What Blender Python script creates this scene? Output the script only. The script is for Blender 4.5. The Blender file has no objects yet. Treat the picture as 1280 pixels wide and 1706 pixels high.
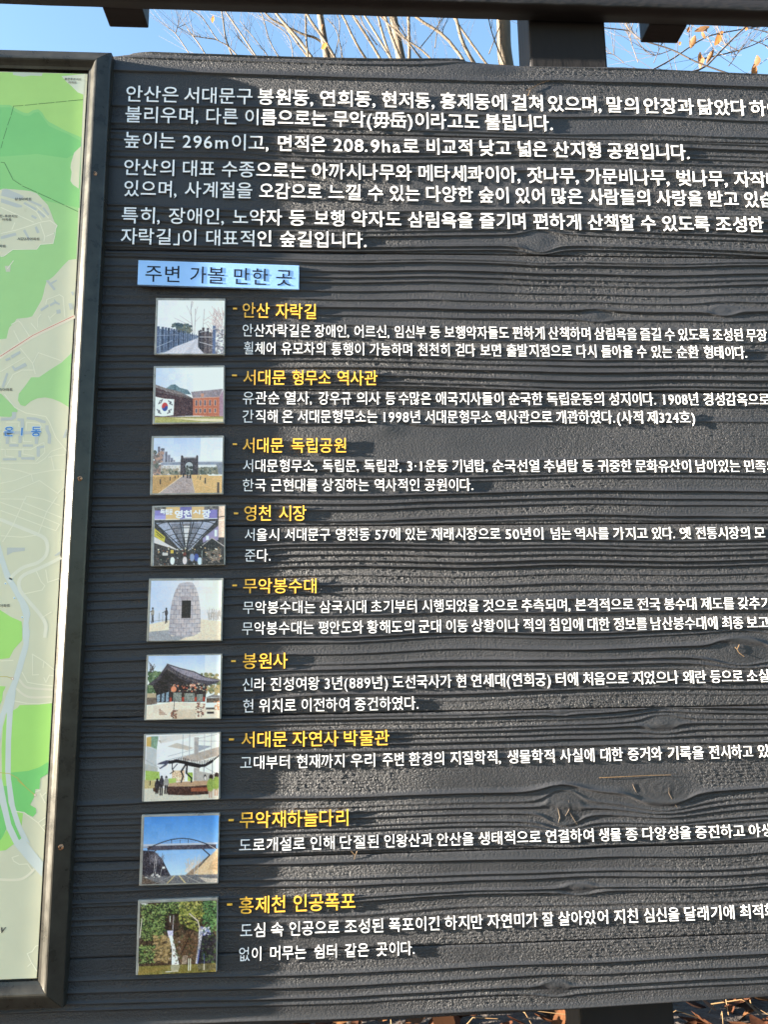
import bpy, bmesh, math, random
import numpy as np
from mathutils import Vector, Matrix
from mathutils.geometry import tessellate_polygon

# ------------------------------------------------------------------ camera, sky, sun, exposure
S = bpy.context.scene
COL = S.collection
EYE = 1.45                        # eye height above the ground; the sign stands in the plane y = 0
cam = bpy.data.cameras.new('camera')
cam.sensor_fit = 'VERTICAL'; cam.sensor_height = 36.0; cam.lens = 27.053
cam.clip_start = 0.02; cam.clip_end = 2000.0
camo = bpy.data.objects.new('camera', cam); COL.objects.link(camo)
camo.matrix_world = Matrix(((0.99847083, 0.00487248, -0.055066, 0.0),
                            (-0.05348375, -0.16679499, -0.98453995, -1.0),
                            (-0.01398189, 0.98597956, -0.16627934, EYE),
                            (0, 0, 0, 1)))
S.camera = camo
SUN_DIR = Vector((-12.0, -1.0, 1.8)).normalized()       # towards the sun: low, far to the left, just in front of the board
SUN_EL = math.asin(SUN_DIR.z); SUN_ROT = math.atan2(SUN_DIR.x, SUN_DIR.y)
world = bpy.data.worlds.new('World'); S.world = world; world.use_nodes = True
wn = world.node_tree.nodes; wl = world.node_tree.links
bg = wn['Background']; sky = wn.new('ShaderNodeTexSky'); sky.sky_type = 'NISHITA'
sky.sun_disc = False; sky.sun_elevation = SUN_EL; sky.sun_rotation = SUN_ROT
sky.air_density = 1.1; sky.dust_density = 0.9; sky.ozone_density = 2.3
wl.new(sky.outputs[0], bg.inputs[0]); bg.inputs[1].default_value = 0.05
sl = bpy.data.lights.new('sun', 'SUN'); sl.energy = 5.0; sl.angle = math.radians(0.5); sl.color = (1.0, 0.90, 0.76)
so = bpy.data.objects.new('sun', sl); COL.objects.link(so)
so.rotation_euler = SUN_DIR.to_track_quat('Z', 'Y').to_euler(); so.location = (-4, -1, 4)
S.view_settings.view_transform = 'Standard'; S.view_settings.look = 'None'
S.view_settings.gamma = 1.0; S.view_settings.use_curve_mapping = False
S.view_settings.exposure = 3.85
rng = np.random.default_rng(7); random.seed(7)

DATA = {"T":[["p",776.13,0.002,25.23,[["안산은",-305.1,25.31],["서대문구",-224.3,25.12],["봉원동,",-118.9,25.27],["연희동,",-30.1,25.64],["현저동,",59.9,24.45],["홍제동에",145.9,25.09],["걸쳐",251.1,24.67],["있으며,",305.4,25.09],["말의",393.5,25.28],["안장과",448.9,25.89],["닮았다",531.5,25.04],["하여",611.5,25.17]]],["p",743.45,0.0021,24.97,[["불리우며,",-304.9,24.72],["다른",-191.3,23.44],["이름으로는",-137.6,23.99],["무악(毋岳)이라고도",-10.8,24.33],["불립니다.",211.1,23.9]]],["p",702.53,-0.0012,24.67,[["높이는",-304.9,24.4],["296m이고,",-223.8,24.74],["면적은",-90.4,24.0],["208.9ha로",-10.5,25.36],["비교적",122.7,23.42],["낮고",200.9,23.8],["넓은",256.4,22.85],["산지형",310.0,24.05],["공원입니다.",390.1,23.62]]],["p",660.75,0.0002,24.36,[["안산의",-303.2,24.29],["대표",-223.0,24.02],["수종으로는",-167.6,24.0],["아까시나무와",-40.3,23.91],["메타세콰이아,",110.6,24.04],["잣나무,",269.8,23.53],["가문비나무,",355.3,23.86],["벚나무,",489.5,24.0],["자작나",576.6,23.95]]],["p",628.36,0.0003,24.11,[["있으며,",-301.8,23.02],["사계절을",-217.8,23.88],["오감으로",-114.8,22.47],["느낄",-17.5,24.38],["수",38.8,23.52],["있는",69.8,22.28],["다양한",121.9,22.84],["숲이",197.9,22.83],["있어",251.0,22.32],["많은",303.2,23.55],["사람들의",357.7,23.12],["사랑을",457.7,23.15],["받고",534.7,23.13],["있습",588.4,23.1]]],["p",588.08,0.0013,23.82,[["특히,",-303.3,24.31],["장애인,",-238.8,24.09],["노약자",-150.8,23.31],["등",-72.7,25.31],["보행",-37.2,22.17],["약자도",15.2,24.04],["삼림욕을",95.4,23.55],["즐기며",197.7,22.83],["편하게",274.3,23.9],["산책할",354.1,23.25],["수",432.0,22.7],["있도록",462.8,23.85],["조성한",542.4,24.06]]],["p",555.39,-0.0034,23.59,[["자락길」이",-302.8,23.52],["대표적인",-187.9,23.49],["숲길입니다.",-84.9,23.5]]],["h",447.88,-0.0135,21.7,[["안산",-134.8,19.05],["자락길",-89.3,19.05]]],["d",420.55,-0.0016,18.07,[["안산자락길은",-134.3,15.69],["장애인,",-36.2,14.92],["어르신,",17.3,15.5],["임신부",72.8,15.06],["등",122.0,16.41],["보행약자들도",142.7,15.19],["편하게",237.9,15.48],["산책하며",288.3,15.38],["삼림욕을",353.8,15.29],["즐길",419.0,15.55],["수",454.1,15.31],["있도록",473.4,15.18],["조성된",523.0,14.98],["무장",571.9,15.34]]],["d",394.97,-0.0021,17.92,[["휠체어",-132.7,15.11],["유모차의",-81.5,15.46],["통행이",-13.8,15.73],["가능하며",39.2,14.96],["천천히",104.9,15.4],["걷다",156.9,14.5],["보면",191.8,15.4],["출발지점으로",228.4,15.45],["다시",327.0,14.6],["돌아올",362.0,15.02],["수",412.9,14.19],["있는",432.9,15.22],["순환",469.2,16.32],["형태이다.",507.8,14.95]]],["h",353.69,-0.0005,20.63,[["서대문",-133.2,19.86],["형무소",-67.1,17.99],["역사관",-6.6,18.93]]],["d",325.13,0.0003,17.94,[["유관순",-132.7,16.93],["열사,",-76.9,17.18],["강우규",-30.9,15.11],["의사",19.5,17.18],["등",59.5,14.94],["수많은",77.4,15.17],["애국지사들이",127.9,15.93],["순국한",228.5,16.0],["독립운동의",281.5,16.26],["성지이다.",367.8,15.97],["1908년",441.8,15.97],["경성감옥으로",501.1,16.06]]],["d",299.41,-0.0006,17.79,[["간직해",-132.3,16.16],["온",-79.9,16.44],["서대문형무소는",-59.6,15.61],["1998년",53.5,16.12],["서대문형무소",112.2,15.55],["역사관으로",209.3,15.88],["개관하였다.(사적",292.6,15.92],["제324호)",419.7,16.35]]],["h",259.61,-0.0,20.01,[["서대문",-132.4,18.78],["독립공원",-67.3,18.78]]],["d",231.68,-0.0024,17.0,[["서대문형무소,",-131.2,15.99],["독립문,",-25.7,15.29],["독립관,",29.5,15.87],["3·1운동",86.6,15.92],["기념탑,",147.7,15.24],["순국선열",202.7,16.4],["추념탑",272.7,16.01],["등",325.1,16.98],["귀중한",346.5,16.01],["문화유산이",398.9,15.84],["남아있는",482.5,15.88],["민족의",550.4,15.89]]],["d",205.61,-0.0013,16.86,[["한국",-130.7,15.99],["근현대를",-93.6,15.61],["상징하는",-26.1,15.83],["역사적인",42.3,15.66],["공원이다.",110.1,15.79]]],["h",167.69,-0.005,20.22,[["영천",-128.9,18.92],["시장",-83.5,18.92]]],["d",139.57,-0.0026,16.1,[["서울시",-127.7,15.77],["서대문구",-75.5,15.31],["영천동",-9.4,15.73],["57에",42.7,16.02],["있는",82.9,14.94],["재래시장으로",117.7,15.57],["50년이",216.0,16.71],["넘는",277.0,14.52],["역사를",309.3,15.93],["가지고",362.0,16.03],["있다.",414.9,14.52],["옛",453.0,16.71],["전통시장의",474.8,15.3],["모",556.2,15.62]]],["d",113.14,0.0021,16.35,[["준다.",-126.5,15.76]]],["h",72.29,-0.0101,18.82,[["무악봉수대",-127.8,19.32]]],["d",45.51,-0.003,15.98,[["무악봉수대는",-127.7,15.65],["삼국시대",-29.6,15.52],["초기부터",36.6,15.45],["시행되었을",102.5,15.2],["것으로",182.7,15.69],["추측되며,",233.8,15.56],["본격적으로",305.2,15.8],["전국",388.3,16.04],["봉수대",424.5,15.06],["제도를",473.8,15.55],["갖추기",524.6,15.54]]],["d",19.3,-0.0014,16.22,[["무악봉수대는",-128.4,15.49],["평안도와",-31.5,14.74],["황해도의",31.3,15.72],["군대",98.1,15.52],["이동",133.0,15.2],["상황이나",167.3,15.87],["적의",234.7,15.19],["침입에",268.9,15.59],["대한",319.6,15.55],["정보를",354.6,15.34],["남산봉수대에",404.5,15.25],["최종",499.9,15.27],["보고",534.4,15.4]]],["h",-22.02,-0.0053,19.34,[["봉원사",-126.9,19.33]]],["d",-50.51,-0.0,16.2,[["신라",-127.2,15.34],["진성여왕",-92.0,15.9],["3년(889년)",-24.0,15.8],["도선국사가",63.3,15.35],["현",144.6,14.79],["연세대(연희궁)",163.8,15.4],["터에",273.6,15.76],["처음으로",309.6,15.31],["지었으나",375.3,15.53],["왜란",441.9,16.3],["등으로",479.0,14.78],["소실",527.8,15.5]]],["d",-76.89,-0.0019,16.42,[["현",-126.0,15.22],["위치로",-106.3,16.18],["이전하여",-53.3,15.8],["중건하였다.",14.4,15.84]]],["h",-118.44,-0.0072,18.35,[["서대문",-127.9,19.77],["자연사",-63.5,19.56],["박물관",0.3,19.66]]],["d",-145.15,-0.0002,16.04,[["고대부터",-127.8,15.89],["현재까지",-58.5,15.47],["우리",9.1,16.55],["주변",49.1,14.38],["환경의",82.5,15.32],["지질학적,",134.1,15.56],["생물학적",207.1,15.61],["사실에",275.2,15.19],["대한",326.5,15.35],["증거와",362.9,15.1],["기록을",413.9,16.37],["전시하고",468.8,14.72],["있",533.4,15.47]]],["h",-212.85,-0.0032,18.8,[["무악재하늘다리",-127.4,19.44]]],["d",-241.64,0.0001,15.16,[["도로개설로",-127.6,16.33],["인해",-41.6,16.11],["단절된",-5.1,16.68],["인왕산과",49.2,15.47],["안산을",115.4,15.69],["생태적으로",166.8,16.03],["연결하여",251.2,15.77],["생물",318.6,14.98],["종",352.9,17.13],["다양성을",374.7,15.92],["증진하고",442.7,16.3],["야생",512.2,16.01]]],["h",-309.25,0.0068,18.83,[["홍제천",-126.8,19.32],["인공폭포",-62.0,19.32]]],["d",-338.01,0.0029,15.64,[["도심",-124.5,15.87],["속",-87.9,16.52],["인공으로",-66.5,15.54],["조성된",0.6,16.2],["폭포이긴",54.1,15.89],["하지만",122.5,15.97],["자연미가",175.3,15.67],["잘",242.8,14.8],["살아있어",262.5,16.03],["지친",331.5,16.32],["심신을",369.0,15.6],["달래기에",420.7,16.35],["최적화",491.0,15.91]]],["d",-364.57,0.0002,15.17,[["없이",-125.5,14.26],["머무는",-89.4,15.02],["쉼터",-36.7,14.99],["같은",0.8,15.07],["곳이다.",38.5,14.81]]]],"D":[[-147.0,-141.7,451.4],[-146.4,-140.0,356.1],[-143.8,-138.3,260.8],[-140.5,-135.1,167.9],[-140.7,-135.0,74.1],[-140.4,-134.8,-21.4],[-141.2,-135.3,-117.0],[-140.1,-133.9,-212.4],[-140.0,-133.9,-308.7]],"PL":[[-203.6,424.0,0.0034,93.5,81.1],[-202.6,328.1,0.0154,94.1,80.5],[-202.1,232.0,0.0075,94.3,79.3],[-197.9,139.1,0.0106,94.3,78.7],[-199.2,43.9,-0.0036,94.2,79.5],[-198.6,-51.9,-0.0003,94.1,79.9],[-198.1,-147.6,0.0075,93.9,79.4],[-197.6,-243.4,-0.0015,93.8,80.7],[-197.7,-340.7,0.0059,94.4,82.2]],"RID":{"A":[849,840,817,762,734],"B":[716,706,696,689,680,665,603,594,581,572,564,550,547,541],"C":[529,524,511,502,494,481,468,455,443,428,410,397,384,376,366,354,345,339],"D":[327,322,311,289,239,228,218,212,194,184,176,161,155],"E":[128,121,116,108,100,93,81,68,58,47,30,3,-3,-18,-31,-38,-45,-54,-61,-70,-78],"F":[-88,-92,-98,-105,-110,-117,-124,-133,-146,-188,-199,-205,-212,-221,-226,-233,-241,-249],"G":[-266,-283,-290,-302,-306,-321,-328,-338],"H":[-388,-402,-414,-421,-438]},"KN":[[319,799,29,9],[359,447,17,7],[544,456,19,8],[62,284,24,12],[279,-89,11,5],[277,-209,24,21],[405,-187,39,23],[291,-304,20,7],[255,-415,19,8],[523,-17,36,17],[283,558,21,15],[411,-108,24,10],[207,833,54,10]]}
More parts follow.
